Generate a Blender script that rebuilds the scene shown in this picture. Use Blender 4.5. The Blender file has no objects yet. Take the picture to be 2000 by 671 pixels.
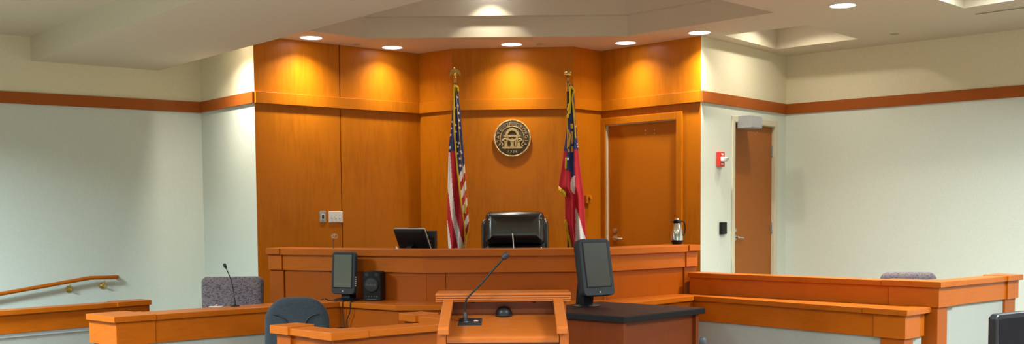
import bpy, bmesh, math, random
from mathutils import Vector, Matrix
random.seed(7)
SC = bpy.context.scene
COL = SC.collection
PI = math.pi
# ------------------------------------------------------------------ camera
E = 1.62                                   # eye height
FPX, HOR, PITCH, ROLL = 2107.9, 411.0, 0.0596, 0.0077
PPY = HOR + FPX * math.tan(PITCH)
_d = Vector((0, math.cos(PITCH), -math.sin(PITCH)))
_u0 = Vector((0, math.sin(PITCH), math.cos(PITCH)))
_r0 = Vector((1, 0, 0))
_r = _r0 * math.cos(ROLL) - _u0 * math.sin(ROLL)
_u = _r0 * math.sin(ROLL) + _u0 * math.cos(ROLL)
cam_d = bpy.data.cameras.new('camera')
cam = bpy.data.objects.new('camera', cam_d)
COL.objects.link(cam)
cam_d.sensor_width = 36.0
cam_d.lens = FPX * 36.0 / 2000.0
cam_d.shift_y = (PPY - 335.5) / 2000.0
cam_d.clip_start = 0.05
m = Matrix.Identity(4)
for i in range(3):
    m[i][0] = _r[i]; m[i][1] = _u[i]; m[i][2] = -_d[i]
m[2][3] = E
cam.matrix_world = m
SC.camera = cam


# photogrammetry: sight line through a point measured in the photograph
def ray(x, y):
    v = _d * FPX + _r * (x - 1000) - _u * (y - PPY)
    return v / v.y


def P(x, y, z):                            # on the horizontal plane at height z
    v = ray(x, y)
    return Vector((0, 0, E)) + v * ((z - E) / v.z)


def PD(x, y, Y):                           # at distance Y
    return Vector((0, 0, E)) + ray(x, y) * Y


def PW(x, y, A, B):                        # on the vertical plane through A and B
    v = ray(x, y)
    nx, ny = B[1] - A[1], -(B[0] - A[0])
    t = (A[0] * nx + A[1] * ny) / (v.x * nx + v.y * ny)
    return Vector((0, 0, E)) + v * t


# ------------------------------------------------------------------ materials
def lin(c):
    return tuple(((v / 255) / 12.92 if v / 255 <= .04045 else (((v / 255) + .055) / 1.055) ** 2.4) for v in c)


def mat(name, col, rough=.5, metal=0., spec=.5, noise=None, bump=0, emis=None, coat=0, scale3=(1, 1, 1), trans=0, sheen=0):
    M = bpy.data.materials.new(name)
    M.use_nodes = True
    nt = M.node_tree
    b = nt.nodes['Principled BSDF']
    b.inputs['Base Color'].default_value = (*col, 1)
    b.inputs['Roughness'].default_value = rough
    b.inputs['Metallic'].default_value = metal
    b.inputs['Specular IOR Level'].default_value = spec
    b.inputs['Coat Weight'].default_value = coat
    b.inputs['Coat Roughness'].default_value = .12
    if sheen:
        b.inputs['Sheen Weight'].default_value = sheen
    if trans:
        b.inputs['Transmission Weight'].default_value = trans
    if emis:
        b.inputs['Emission Color'].default_value = (*emis[0], 1)
        b.inputs['Emission Strength'].default_value = emis[1]
    if noise:
        sc, amt = noise
        tc = nt.nodes.new('ShaderNodeTexCoord')
        mp = nt.nodes.new('ShaderNodeMapping')
        mp.inputs['Scale'].default_value = scale3
        nz = nt.nodes.new('ShaderNodeTexNoise')
        nz.inputs['Scale'].default_value = sc
        nz.inputs['Detail'].default_value = 5
        cr = nt.nodes.new('ShaderNodeValToRGB')
        cr.color_ramp.elements[0].position = .3
        cr.color_ramp.elements[1].position = .7
        cr.color_ramp.elements[0].color = (*[c * (1 - amt) for c in col], 1)
        cr.color_ramp.elements[1].color = (*[min(1, c * (1 + amt)) for c in col], 1)
        L = nt.links.new
        L(tc.outputs['Object'], mp.inputs['Vector'])
        L(mp.outputs['Vector'], nz.inputs['Vector'])
        L(nz.outputs['Fac'], cr.inputs['Fac'])
        L(cr.outputs['Color'], b.inputs['Base Color'])
        if bump:
            bp = nt.nodes.new('ShaderNodeBump')
            bp.inputs['Strength'].default_value = bump
            bp.inputs['Distance'].default_value = .004
            L(nz.outputs['Fac'], bp.inputs['Height'])
            L(bp.outputs['Normal'], b.inputs['Normal'])
    return M


def wood(name, col, rough=.34, grain=(14, 14, .8), amt=.22, coat=.25, mottled=.12):
    M = bpy.data.materials.new(name)
    M.use_nodes = True
    nt = M.node_tree
    N, L = nt.nodes.new, nt.links.new
    b = nt.nodes['Principled BSDF']
    b.inputs['Roughness'].default_value = rough
    b.inputs['Coat Weight'].default_value = coat * .6
    b.inputs['Coat Roughness'].default_value = .18
    b.inputs['Specular IOR Level'].default_value = .2
    tc = N('ShaderNodeTexCoord')
    mp = N('ShaderNodeMapping'); mp.inputs['Scale'].default_value = grain
    L(tc.outputs['Object'], mp.inputs['Vector'])
    n1 = N('ShaderNodeTexNoise'); n1.inputs['Scale'].default_value = 3; n1.inputs['Detail'].default_value = 8; n1.inputs['Distortion'].default_value = .6
    L(mp.outputs['Vector'], n1.inputs['Vector'])
    n2 = N('ShaderNodeTexNoise'); n2.inputs['Scale'].default_value = 1.7; n2.inputs['Detail'].default_value = 3
    L(tc.outputs['Object'], n2.inputs['Vector'])
    mx = N('ShaderNodeMath'); mx.operation = 'MULTIPLY_ADD'
    mx.inputs[1].default_value = mottled / max(amt, .01)
    L(n2.outputs['Fac'], mx.inputs[0]); L(n1.outputs['Fac'], mx.inputs[2])
    cr = N('ShaderNodeValToRGB')
    cr.color_ramp.elements[0].position = .45
    cr.color_ramp.elements[1].position = 1.05
    cr.color_ramp.elements[0].color = (col[0] * (1 - amt), col[1] * (1 - amt * 1.15), col[2] * (1 - amt), 1)
    cr.color_ramp.elements[1].color = (col[0] * (1 + amt), col[1] * (1 + amt * 1.1), col[2] * (1 + amt), 1)
    L(mx.outputs[0], cr.inputs['Fac'])
    L(cr.outputs['Color'], b.inputs['Base Color'])
    return M


def weave(name, base, c1, c2, sc):
    M = bpy.data.materials.new(name)
    M.use_nodes = True
    nt = M.node_tree
    N, L = nt.nodes.new, nt.links.new
    b = nt.nodes['Principled BSDF']
    b.inputs['Roughness'].default_value = .95
    tc = N('ShaderNodeTexCoord')
    mp = N('ShaderNodeMapping'); mp.inputs['Scale'].default_value = (sc, sc, sc * 1.5)
    L(tc.outputs['Object'], mp.inputs['Vector'])
    vo = N('ShaderNodeTexVoronoi'); vo.feature = 'DISTANCE_TO_EDGE'; vo.inputs['Scale'].default_value = 1
    L(mp.outputs['Vector'], vo.inputs['Vector'])
    vc = N('ShaderNodeTexVoronoi'); vc.inputs['Scale'].default_value = 1
    L(mp.outputs['Vector'], vc.inputs['Vector'])
    r1 = N('ShaderNodeValToRGB'); r1.color_ramp.interpolation = 'CONSTANT'
    r1.color_ramp.elements[0].color = (*c1, 1)
    r1.color_ramp.elements[1].position = .16; r1.color_ramp.elements[1].color = (*base, 1)
    L(vo.outputs['Distance'], r1.inputs['Fac'])
    sp = N('ShaderNodeSeparateColor'); L(vc.outputs['Color'], sp.inputs['Color'])
    gt = N('ShaderNodeMath'); gt.operation = 'GREATER_THAN'; gt.inputs[1].default_value = .72
    L(sp.outputs[0], gt.inputs[0])
    mx = N('ShaderNodeMix'); mx.data_type = 'RGBA'
    L(gt.outputs[0], mx.inputs[0]); L(r1.outputs['Color'], mx.inputs[6]); mx.inputs[7].default_value = (*c2, 1)
    L(mx.outputs[2], b.inputs['Base Color'])
    return M


PANEL = wood('maple_veneer_panel', (.45, .132, .0030), rough=.38, grain=(9, 9, 1.2), amt=.17, coat=.10, mottled=.16)
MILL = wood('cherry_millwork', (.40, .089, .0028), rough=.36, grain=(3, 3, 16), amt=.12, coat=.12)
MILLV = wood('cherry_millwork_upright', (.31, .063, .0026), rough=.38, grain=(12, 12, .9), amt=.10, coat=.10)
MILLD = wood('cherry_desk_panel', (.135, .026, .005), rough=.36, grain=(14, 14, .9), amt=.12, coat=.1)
DOORW = wood('door_veneer', (.45, .128, .004), rough=.38, grain=(9, 9, .8), amt=.08, coat=.1)
DOORW2 = wood('red_door_veneer', (.34, .100, .010), rough=.4, grain=(10, 10, .8), amt=.08, coat=.08)
TRIMW = wood('cherry_wall_trim', (.33, .078, .009), rough=.4, grain=(3, 3, 16), amt=.10, coat=.1)
WALLU = mat('cream_wall_paint', (.76, .69, .49), .75, noise=(40, .025), bump=.05)
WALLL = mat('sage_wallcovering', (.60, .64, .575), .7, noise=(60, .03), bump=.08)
WALLR = mat('sage_wallcovering_brightened', (.69, .735, .65), .7, noise=(60, .03), bump=.08)  # lighter copy of the sage covering, extra light put into its colour
CEIL = mat('ceiling_paint', (.66, .575, .43), .8, noise=(30, .02))
LOWP = mat('pale_partition_panel', (.35, .355, .315), .7, noise=(60, .03))
CARPET = mat('tan_carpet', (.14, .125, .105), .95, noise=(200, .3))
CARPETD = mat('dark_landing_carpet', (.07, .055, .05), .95, noise=(200, .3))
BLACK = mat('black_plastic', (.009, .009, .010), .42, spec=.2, noise=(80, .1))
BLACKM = mat('black_matte', (.010, .010, .011), .6, noise=(90, .1))
CHAR = mat('charcoal_plastic', (.026, .029, .033), .5, spec=.25, noise=(80, .08))
SCREEN = mat('dark_screen', (.038, .038, .026), .35, spec=.3, noise=(3, .08))
SCREENL = mat('grey_screen', (.10, .105, .08), .35, spec=.3, noise=(3, .06))
SCRBLK = mat('black_screen', (.005, .005, .006), .5, spec=.05, noise=(3, .1))
LEATHER = mat('black_leather', (.008, .009, .011), .24, noise=(70, .2), bump=.10, coat=.9)
BLUEF = mat('slate_blue_fabric', (.021, .029, .036), .95, noise=(160, .35), bump=.2, sheen=.08)
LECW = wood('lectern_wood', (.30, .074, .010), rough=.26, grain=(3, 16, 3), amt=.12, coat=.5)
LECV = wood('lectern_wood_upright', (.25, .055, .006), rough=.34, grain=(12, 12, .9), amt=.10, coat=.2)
PATT = weave('purple_patterned_fabric', (.108, .076, .098), (.16, .122, .11), (.055, .042, .068), 95)
PATT2 = weave('purple_patterned_fabric_fine', (.098, .074, .096), (.14, .115, .11), (.06, .046, .072), 110)
BRASS = mat('brass', (.70, .50, .16), .25, 1.0, noise=(40, .1))
GOLD = mat('gold_fringe', (.95, .60, .012), .6, noise=(150, .25), bump=.3)
BRONZE = mat('dark_bronze', (.10, .07, .048), .5, .3, noise=(60, .3))
BRONZEL = mat('bronze_highlight', (.68, .50, .22), .38, .6, noise=(60, .2))
STEEL = mat('satin_steel', (.62, .62, .60), .28, 1.0, noise=(40, .05))
CHROME = mat('polished_steel', (.80, .78, .75), .08, 1.0, noise=(20, .05))
GREYBOX = mat('grey_painted_metal', (.40, .42, .44), .5, noise=(60, .05))
WHITEP = mat('white_plastic', (.82, .82, .80), .4, noise=(60, .02))
GREYP = mat('grey_plate', (.40, .40, .39), .4, noise=(60, .04))
CREAM = mat('cream_door_frame', (.66, .62, .47), .5, noise=(60, .03))
RED = mat('red_plastic', (.62, .03, .02), .4, noise=(60, .05))
REDLED = mat('red_button', (.75, .03, .02), .35, noise=(60, .05))
AMBER = mat('amber_print', (.50, .22, .03), .5, noise=(60, .05))
PRINT = mat('pale_print', (.13, .13, .12), .5, noise=(60, .05))
FRED = mat('flag_red', (.58, .014, .035), .75, noise=(120, .12))
FWHITE = mat('flag_white', (.90, .88, .90), .75, noise=(120, .05))
FBLUE = mat('flag_blue', (.022, .035, .16), .75, noise=(120, .15))
FGOLD = mat('flag_gold', (.62, .34, .02), .7, noise=(120, .15))
POLEW = mat('dark_pole_wood', (.07, .025, .012), .35, noise=(30, .2))
DESKT = mat('black_brown_laminate', (.034, .013, .008), .6, spec=.08, noise=(60, .2))
EDGEB = mat('black_edge_band', (.010, .010, .011), .5, spec=.15, noise=(60, .1))
LENS = mat('lamp_lens', (.9, .9, .95), .4, noise=(20, .01), emis=((.93, .95, 1.0), 4.5))
FILLP = mat('fill_lens', (.9, .9, .9), .4, noise=(20, .01), emis=((.86, .97, 1.0), 1.5))  # glowing face of the added fill lights
SPRK = mat('sprinkler_plate', (.42, .36, .28), .5, noise=(30, .05))
CABLE = mat('black_cable', (.015, .014, .014), .5, noise=(60, .1))


# ------------------------------------------------------------------ object helpers
def full_matrix(o):
    M = o.matrix_basis.copy()
    while o.parent:
        o = o.parent
        M = o.matrix_basis @ M
    return M


def obj(name, bm, mats, parent=None, world=False, bevel=0, smooth=False, seg=2):
    if world and parent is not None:
        bmesh.ops.transform(bm, matrix=full_matrix(parent).inverted(), verts=bm.verts)
    bmesh.ops.recalc_face_normals(bm, faces=bm.faces)
    me = bpy.data.meshes.new(name)
    bm.to_mesh(me); bm.free()
    for x in (mats if isinstance(mats, (list, tuple)) else [mats]):
        me.materials.append(x)
    o = bpy.data.objects.new(name, me)
    COL.objects.link(o)
    if parent is not None:
        o.parent = parent
    if smooth:
        me.polygons.foreach_set('use_smooth', [True] * len(me.polygons))
        if smooth == 'auto':
            me.set_sharp_from_angle(angle=math.radians(35))
    if bevel:
        b = o.modifiers.new('bevel', 'BEVEL')
        b.width = bevel; b.segments = seg; b.limit_method = 'ANGLE'; b.angle_limit = math.radians(40)
    return o


def thing(name, label, cat, loc=(0, 0, 0), rotz=0, group=None):
    o = bpy.data.objects.new(name, None)
    o.empty_display_size = .1
    COL.objects.link(o)
    o.location = loc
    o.rotation_euler = (0, 0, rotz)
    return tag(o, label, cat, group)


def tag(o, label, cat, group=None):
    o['label'] = label; o['category'] = cat
    if group:
        o['group'] = group
    return o


def struct(name, bm, mats, bevel=0):
    o = obj(name, bm, mats, bevel=bevel)
    o['kind'] = 'structure'
    return o


def B():
    return bmesh.new()


def box(bm, x0, x1, y0, y1, z0, z1, M=None, mi=0):
    vs = [bm.verts.new(Vector(p) if M is None else M @ Vector(p)) for p in
          ((x0, y0, z0), (x1, y0, z0), (x1, y1, z0), (x0, y1, z0), (x0, y0, z1), (x1, y0, z1), (x1, y1, z1), (x0, y1, z1))]
    for f in ((0, 3, 2, 1), (4, 5, 6, 7), (0, 1, 5, 4), (1, 2, 6, 5), (2, 3, 7, 6), (3, 0, 4, 7)):
        bm.faces.new([vs[i] for i in f]).material_index = mi
    return bm


def bx(*a, **k):
    return box(B(), *a, **k)


def prism(bm, pts, z0, z1, mi=0):
    lo = [bm.verts.new((p[0], p[1], z0)) for p in pts]
    hi = [bm.verts.new((p[0], p[1], z1)) for p in pts]
    n = len(pts)
    bm.faces.new(lo[::-1]).material_index = mi
    bm.faces.new(hi).material_index = mi
    for i in range(n):
        bm.faces.new((lo[i], lo[(i + 1) % n], hi[(i + 1) % n], hi[i])).material_index = mi
    return bm


def extrude_xz(bm, pts, y0, y1, mi=0, M=None):     # outline in x,z pushed along y
    T = (lambda p: Vector(p)) if M is None else (lambda p: M @ Vector(p))
    a = [bm.verts.new(T((p[0], y0, p[1]))) for p in pts]
    b = [bm.verts.new(T((p[0], y1, p[1]))) for p in pts]
    n = len(pts)
    bm.faces.new(a).material_index = mi
    bm.faces.new(b[::-1]).material_index = mi
    for i in range(n):
        bm.faces.new((a[i], b[i], b[(i + 1) % n], a[(i + 1) % n])).material_index = mi
    return bm


def extrude_yz(bm, pts, x0, x1, mi=0):
    a = [bm.verts.new((x0, p[0], p[1])) for p in pts]
    b = [bm.verts.new((x1, p[0], p[1])) for p in pts]
    n = len(pts)
    bm.faces.new(a).material_index = mi
    bm.faces.new(b[::-1]).material_index = mi
    for i in range(n):
        bm.faces.new((a[i], b[i], b[(i + 1) % n], a[(i + 1) % n])).material_index = mi
    return bm


def tube(bm, pts, r, n=10, mi=0, caps=True):
    pts = [Vector(p) for p in pts]
    rings = []
    prev = None
    for i, p in enumerate(pts):
        t = (pts[min(i + 1, len(pts) - 1)] - pts[max(i - 1, 0)]).normalized()
        if prev is None:
            a = t.orthogonal().normalized()
        else:
            a = (prev - t * prev.dot(t)).normalized()
        prev = a
        b = t.cross(a)
        rr = r[i] if isinstance(r, (list, tuple)) else r
        rings.append([bm.verts.new(p + (a * math.cos(2 * PI * k / n) + b * math.sin(2 * PI * k / n)) * rr) for k in range(n)])
    for i in range(len(rings) - 1):
        for k in range(n):
            bm.faces.new((rings[i][k], rings[i][(k + 1) % n], rings[i + 1][(k + 1) % n], rings[i + 1][k])).material_index = mi
    if caps:
        bm.faces.new(rings[0][::-1]).material_index = mi
        bm.faces.new(rings[-1]).material_index = mi
    return bm


def lathe(bm, prof, n=28, M=None, mi=0):           # (r, z) profile round z
    T = (lambda p: Vector(p)) if M is None else (lambda p: M @ Vector(p))
    rings = []
    for r, z in prof:
        rings.append([bm.verts.new(T((max(r, 1e-4) * math.cos(2 * PI * k / n), max(r, 1e-4) * math.sin(2 * PI * k / n), z))) for k in range(n)])
    for i in range(len(rings) - 1):
        for k in range(n):
            bm.faces.new((rings[i][k], rings[i][(k + 1) % n], rings[i + 1][(k + 1) % n], rings[i + 1][k])).material_index = mi
    bm.faces.new(rings[0][::-1]).material_index = mi
    bm.faces.new(rings[-1]).material_index = mi
    return bm


def smoothpts(pts, n=6):                           # Catmull-Rom
    pts = [Vector(p) for p in pts]
    out = []
    for i in range(len(pts) - 1):
        p0, p1, p2, p3 = pts[max(i - 1, 0)], pts[i], pts[i + 1], pts[min(i + 2, len(pts) - 1)]
        for k in range(n):
            t = k / n
            out.append(.5 * ((2 * p1) + (p2 - p0) * t + (2 * p0 - 5 * p1 + 4 * p2 - p3) * t * t + (3 * p1 - p0 - 3 * p2 + p3) * t ** 3))
    out.append(pts[-1])
    return out


def rrect(w, h, r, n=6, taper=0):                  # rounded rectangle centred on 0, in x,z
    r = min(r, w / 2 - 1e-4, h / 2 - 1e-4)
    pts = []
    for cx, cz, a0 in ((w / 2 - r, h / 2 - r, 0), (-w / 2 + r, h / 2 - r, PI / 2), (-w / 2 + r, -h / 2 + r, PI), (w / 2 - r, -h / 2 + r, 1.5 * PI)):
        for k in range(n + 1):
            a = a0 + PI / 2 * k / n
            x, z = cx + r * math.cos(a), cz + r * math.sin(a)
            pts.append((x * (1 + taper * z / h), z))
    return pts


def pillow(bm, w, h, r, prof, taper=0, M=None, bend=0, mi=0, crown=0, n=6):
    """upholstered pad: rounded outline lofted through (inset, y) steps; faces -y"""
    rings = []
    for ins, y in prof:
        o = rrect(w - 2 * ins, h - 2 * ins, max(r - ins, .004), n=n, taper=taper)
        ring = []
        for x, z in o:
            yy = y + bend * x * x
            zz = z + crown * (1 - (2 * x / w) ** 2) * (z / h + .5)
            p = Vector((x, yy, zz))
            ring.append(bm.verts.new(p if M is None else M @ p))
        rings.append(ring)
    k = len(rings[0])
    for i in range(len(rings) - 1):
        for j in range(k):
            bm.faces.new((rings[i][j], rings[i][(j + 1) % k], rings[i + 1][(j + 1) % k], rings[i + 1][j])).material_index = mi
    bm.faces.new(rings[0]).material_index = mi
    bm.faces.new(rings[-1][::-1]).material_index = mi
    return bm


# ---- runs: polyline counters and partitions, left to right, front to the right-hand side
def offs(path, d):
    pts = [Vector((p[0], p[1])) for p in path]
    out = []
    for i, p in enumerate(pts):
        ns = []
        if i > 0:
            t = (p - pts[i - 1]).normalized(); ns.append(Vector((-t.y, t.x)))
        if i < len(pts) - 1:
            t = (pts[i + 1] - p).normalized(); ns.append(Vector((-t.y, t.x)))
        if len(ns) == 1:
            out.append(p + ns[0] * d)
        else:
            b = (ns[0] + ns[1]).normalized()
            out.append(p + b * (d / b.dot(ns[0])))
    return out


def layer(path, d0, d1, z0, z1, i0=0, i1=None, bm=None):
    bm = bm or B()
    i1 = len(path) - 1 if i1 is None else i1
    a = offs(path, d0)[i0:i1 + 1]
    b = offs(path, d1)[i0:i1 + 1]
    for k in range(len(a) - 1):
        prism(bm, [a[k], a[k + 1], b[k + 1], b[k]], z0, z1)
    # weld the mitres into one continuous solid
    bmesh.ops.remove_doubles(bm, verts=bm.verts, dist=1e-5)
    dead = [f for f in bm.faces if False]
    seen = {}
    for f in bm.faces:
        key = tuple(sorted(v.index for v in f.verts))
    bm.verts.index_update()
    for f in bm.faces:
        key = tuple(sorted(v.index for v in f.verts))
        seen.setdefault(key, []).append(f)
    dead = [f for fs in seen.values() if len(fs) > 1 for f in fs]
    if dead:
        bmesh.ops.delete(bm, geom=dead, context='FACES_ONLY')
    return bm


def cut(path, s0, s1):                             # the stretch of a path between two arc lengths
    pts = [Vector((p[0], p[1])) for p in path]
    tot = sum((pts[i + 1] - pts[i]).length for i in range(len(pts) - 1))
    if s0 < 0: s0 += tot
    if s1 <= 0: s1 += tot
    out, s = [], 0
    for i in range(len(pts) - 1):
        L = (pts[i + 1] - pts[i]).length
        t = (pts[i + 1] - pts[i]) / L
        if s <= s0 < s + L: out.append(pts[i] + t * (s0 - s))
        if s0 < s + L < s1 - 1e-6: out.append(pts[i + 1])
        if s < s1 <= s + L + 1e-6: out.append(pts[i] + t * (s1 - s))
        s += L
    return out


def arc(path, i):
    return sum((Vector(path[k + 1][:2]) - Vector(path[k][:2])).length for k in range(i))


# ------------------------------------------------------------------ room plan
ZT = E + 1.055                                     # underside of the wall trim
ZC = E + 1.70                                      # ceiling
def tp(x, y): return P(x, y, ZT).xy
L0, L1, W0, W1, C0, C1, R1, R0, V1, V2 = [tp(*a) for a in ((0, 200.7), (393, 220.4), (497, 201), (820, 222.3), (883, 216.2), (1120, 212.7),
                                                    (1175, 218), (1369, 199), (1535, 223.2), (2000, 188.8))]
LF = L1 + (L0 - L1).normalized() * 8.5
VF = V1 + (V2 - V1).normalized() * 8.5
YB = -3.0
LANDZ = .35                                        # raised floor behind the bench


def frame(A, Bp):                                  # matrix: x along the wall, -y towards the room
    t = (Bp - A).normalized()
    return Matrix.Translation((A.x, A.y, 0)) @ Matrix.Rotation(math.atan2(t.y, t.x), 4, 'Z'), (Bp - A).length


def ang(A, Bp): return math.atan2(Bp.y - A.y, Bp.x - A.x)


def wallbox(bm, M, x0, x1, z0, z1, mi, t=.12, y=0): box(bm, x0, x1, y, y + t, z0, z1, M, mi)


ZTOP = ZC + .02
PLAN = [LF, L1, W0, W1, C0, C1, R1, R0, V1, VF]
PLANB = offs(PLAN, .12)


def mitre(bm, A, Bp):                              # lets neighbouring walls meet on the corner's bisector
    Mx, L = frame(A, Bp)
    inv = Mx.inverted()
    ia, ib = PLAN.index(A), PLAN.index(Bp)
    ta = (inv @ Vector((*PLANB[ia], 0))).x / .12
    tb_ = ((inv @ Vector((*PLANB[ib], 0))).x - L) / .12
    for v in bm.verts:
        q = inv @ v.co
        if not -.001 < q.y < .121: continue
        if abs(q.x) < 1e-4: v.co = Mx @ Vector((q.x + ta * q.y, q.y, q.z))
        elif abs(q.x - L) < 1e-4: v.co = Mx @ Vector((q.x + tb_ * q.y, q.y, q.z))


# plain painted walls: wallcovering below the trim, paint above
def plain_wall(name, A, Bp, low, e0=0, e1=0):
    M, L = frame(A, Bp)
    bm = B()
    wallbox(bm, M, -e0, L + e1, 0, ZT + .05, 1)
    wallbox(bm, M, -e0, L + e1, ZT + .05, ZTOP + .5, 0)
    if A in PLAN and Bp in PLAN: mitre(bm, A, Bp)
    return struct(name, bm, [WALLU, low])


plain_wall('wall_left', LF, L1, WALLL)
plain_wall('wall_left_return', L1, W0, WALLL)
M, LL = frame(V1, VF)
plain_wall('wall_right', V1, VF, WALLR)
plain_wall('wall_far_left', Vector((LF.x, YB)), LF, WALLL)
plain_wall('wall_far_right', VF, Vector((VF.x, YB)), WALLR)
plain_wall('wall_rear', Vector((VF.x, YB)), Vector((LF.x, YB)), WALLL, .12, .12)

# veneered bench walls
def door_hole(bm, M, L, x0, x1, ztop, mi_low, mi_up, e0=0, e1=0):
    wallbox(bm, M, -e0, x0, 0, ZT + .05, mi_low)
    wallbox(bm, M, x1, L + e1, 0, ZT + .05, mi_low)
    wallbox(bm, M, x0, x1, ztop, ZT + .05, mi_low)
    wallbox(bm, M, x0, x1, 0, LANDZ, mi_low)
    wallbox(bm, M, -e0, L + e1, ZT + .05, ZTOP + .5, mi_up)


def local(M, p): return M.inverted() @ Vector(p)


MW, LW = frame(W0, W1)
seam_crease = local(MW, PW(666, 300, W0, W1)).x
bm = B()
for a, b in ((0, seam_crease - .006), (seam_crease + .006, LW)):
    for z0, z1 in ((0, ZT + .05), (ZT + .05, ZTOP)):
        wallbox(bm, MW, a, b, z0, z1, 0, t=.03)
wallbox(bm, MW, 0, LW, 0, ZTOP, 1, t=.09, y=.03)
mitre(bm, W0, W1)
struct('wall_bench_left', bm, [PANEL, MILLD])

bm = B()
for A, Bp in ((W1, C0), (C0, C1), (C1, R1)):
    Mx, Lx = frame(A, Bp)
    wallbox(bm, Mx, 0, Lx, 0, ZT + .05, 0)
    wallbox(bm, Mx, 0, Lx, ZT + .05, ZTOP, 0)
    mitre(bm, A, Bp)
struct('wall_bench_center', bm, [PANEL])

MR, LR = frame(R1, R0)
dr0, dr1 = local(MR, PW(1184, 300, R1, R0)).x, local(MR, PW(1322.5, 300, R1, R0)).x
dzt = PW(1322, 233, R1, R0).z
bm = B()
door_hole(bm, MR, LR, dr0, dr1, dzt, 0, 0)
mitre(bm, R1, R0)
struct('wall_bench_right', bm, [PANEL])

MV, LV = frame(R0, V1)
dv0, dv1 = local(MV, PW(1434, 300, R0, V1)).x, local(MV, PW(1512.5, 300, R0, V1)).x
dvt = PW(1436, 238, R0, V1).z
bm = B()
door_hole(bm, MV, LV, dv0, dv1, dvt, 1, 0)
mitre(bm, R0, V1)
struct('wall_right_return', bm, [WALLU, WALLR])

# trim band round the room
TH = .112
def trim_run(name, path, m_, prot=.022, th=TH):
    struct(name, layer(path, -prot, 0, ZT, ZT + th), m_, bevel=.003)


trim_run('trim_1', [LF, L1, W0], TRIMW)
trim_run('trim_2', [W0, W1, C0, C1, R1, R0], PANEL, .03)
trim_run('trim_3', [R0, V1, VF], TRIMW)

# ---- doors
def door(name, M, x0, x1, zt, leafm, casing, casew, jambm, rec, proj, hz, handle_px, A, Bp, screws, box_closer=False, hinge_ys=()):
    root = bpy.data.objects.new(name, None); COL.objects.link(root)
    root.matrix_world = M @ Matrix.Translation(((x0 + x1) / 2, 0, LANDZ))
    root.location = (M @ Vector(((x0 + x1) / 2, 0, LANDZ)))
    root.rotation_euler = (0, 0, ang(A, Bp))
    root['kind'] = 'structure'
    h = (x1 - x0) / 2
    top = zt - LANDZ
    obj('door_leaf', bx(-h + .008, h - .006, rec, rec + .045, .008, top - .006), leafm, root, bevel=.002)
    fr = B()
    for s in (-1, 1):
        xa, xb = sorted((s * h, s * (h + casew)))
        box(fr, xa, xb, -proj, 0, 0, top + casew)
    box(fr, -h, h, -proj, 0, top, top + casew)
    obj('door_casing', fr, casing, root, bevel=.004)
    jb = B()
    box(jb, -h, -h + .009, -.004, rec + .06, 0, top)
    box(jb, h - .005, h, -.004, rec + .06, 0, top)
    box(jb, -h, h, -.004, rec + .06, top - .006, top)
    obj('door_jamb', jb, jambm, root)
    inv = full_matrix(root).inverted()
    # lever and deadbolt
    hp = inv @ PW(*handle_px[0], A, Bp); dp = inv @ PW(*handle_px[1], A, Bp)
    R = Matrix.Rotation(PI / 2, 4, 'X')
    hb = B()
    lathe(hb, [(.001, .0), (.033, .0), (.033, .008), (.022, .014), (.012, .016), (.012, .045), (.001, .046)], 20, Matrix.Translation((hp.x, rec, hp.z)) @ R)
    ho = obj('door_handle', hb, STEEL, root, smooth='auto')
    lv = B()
    tube(lv, smoothpts([(hp.x - .004, rec - .042, hp.z), (hp.x + .05, rec - .047, hp.z - .003), (hp.x + .125, rec - .036, hp.z - .008)]), .0095, 10)
    obj('lever', lv, STEEL, ho, smooth=True)
    db = B()
    lathe(db, [(.001, .0), (.025, .0), (.025, .008), (.017, .014), (.001, .015)], 18, Matrix.Translation((dp.x, rec, dp.z)) @ R)
    obj('deadbolt', db, STEEL, root, smooth='auto')
    for yy in hinge_ys:
        q = inv @ PW(yy[0], yy[1], A, Bp)
        hg = B()
        tube(hg, [(h - .004, rec - .012, q.z - .06), (h - .004, rec - .012, q.z + .06)], .009, 10)
        box(hg, h - .03, h - .006, rec - .004, rec, q.z - .055, q.z + .055)
        obj('hinge', hg, STEEL, root, smooth='auto')
    sb = B()
    for px in screws:
        q = inv @ PW(*px, A, Bp)
        lathe(sb, [(.001, 0), (.007, 0), (.006, .003), (.001, .004)], 10, Matrix.Translation((q.x, rec, q.z)) @ R)
    obj('screw_caps', sb, STEEL, root)
    return root


door('door_1', MR, dr0, dr1, dzt, DOORW, PANEL, .075, CREAM, .024, .022, 0, ((1199.5, 464), (1199.5, 450)), R1, R0,
     [(1257.5, 254), (1257.5, 261), (1275, 253), (1275, 260)], hinge_ys=((1322, 283),))
d2 = door('door_2', MV, dv0, dv1, dvt, DOORW2, CREAM, .06, CREAM, .03, .015, 0, ((1440, 463), (1440, 449)), R0, V1,
          [(1472, 257), (1483, 258), (1481, 263)], hinge_ys=((1513, 295), (1513, 444)))

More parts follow.
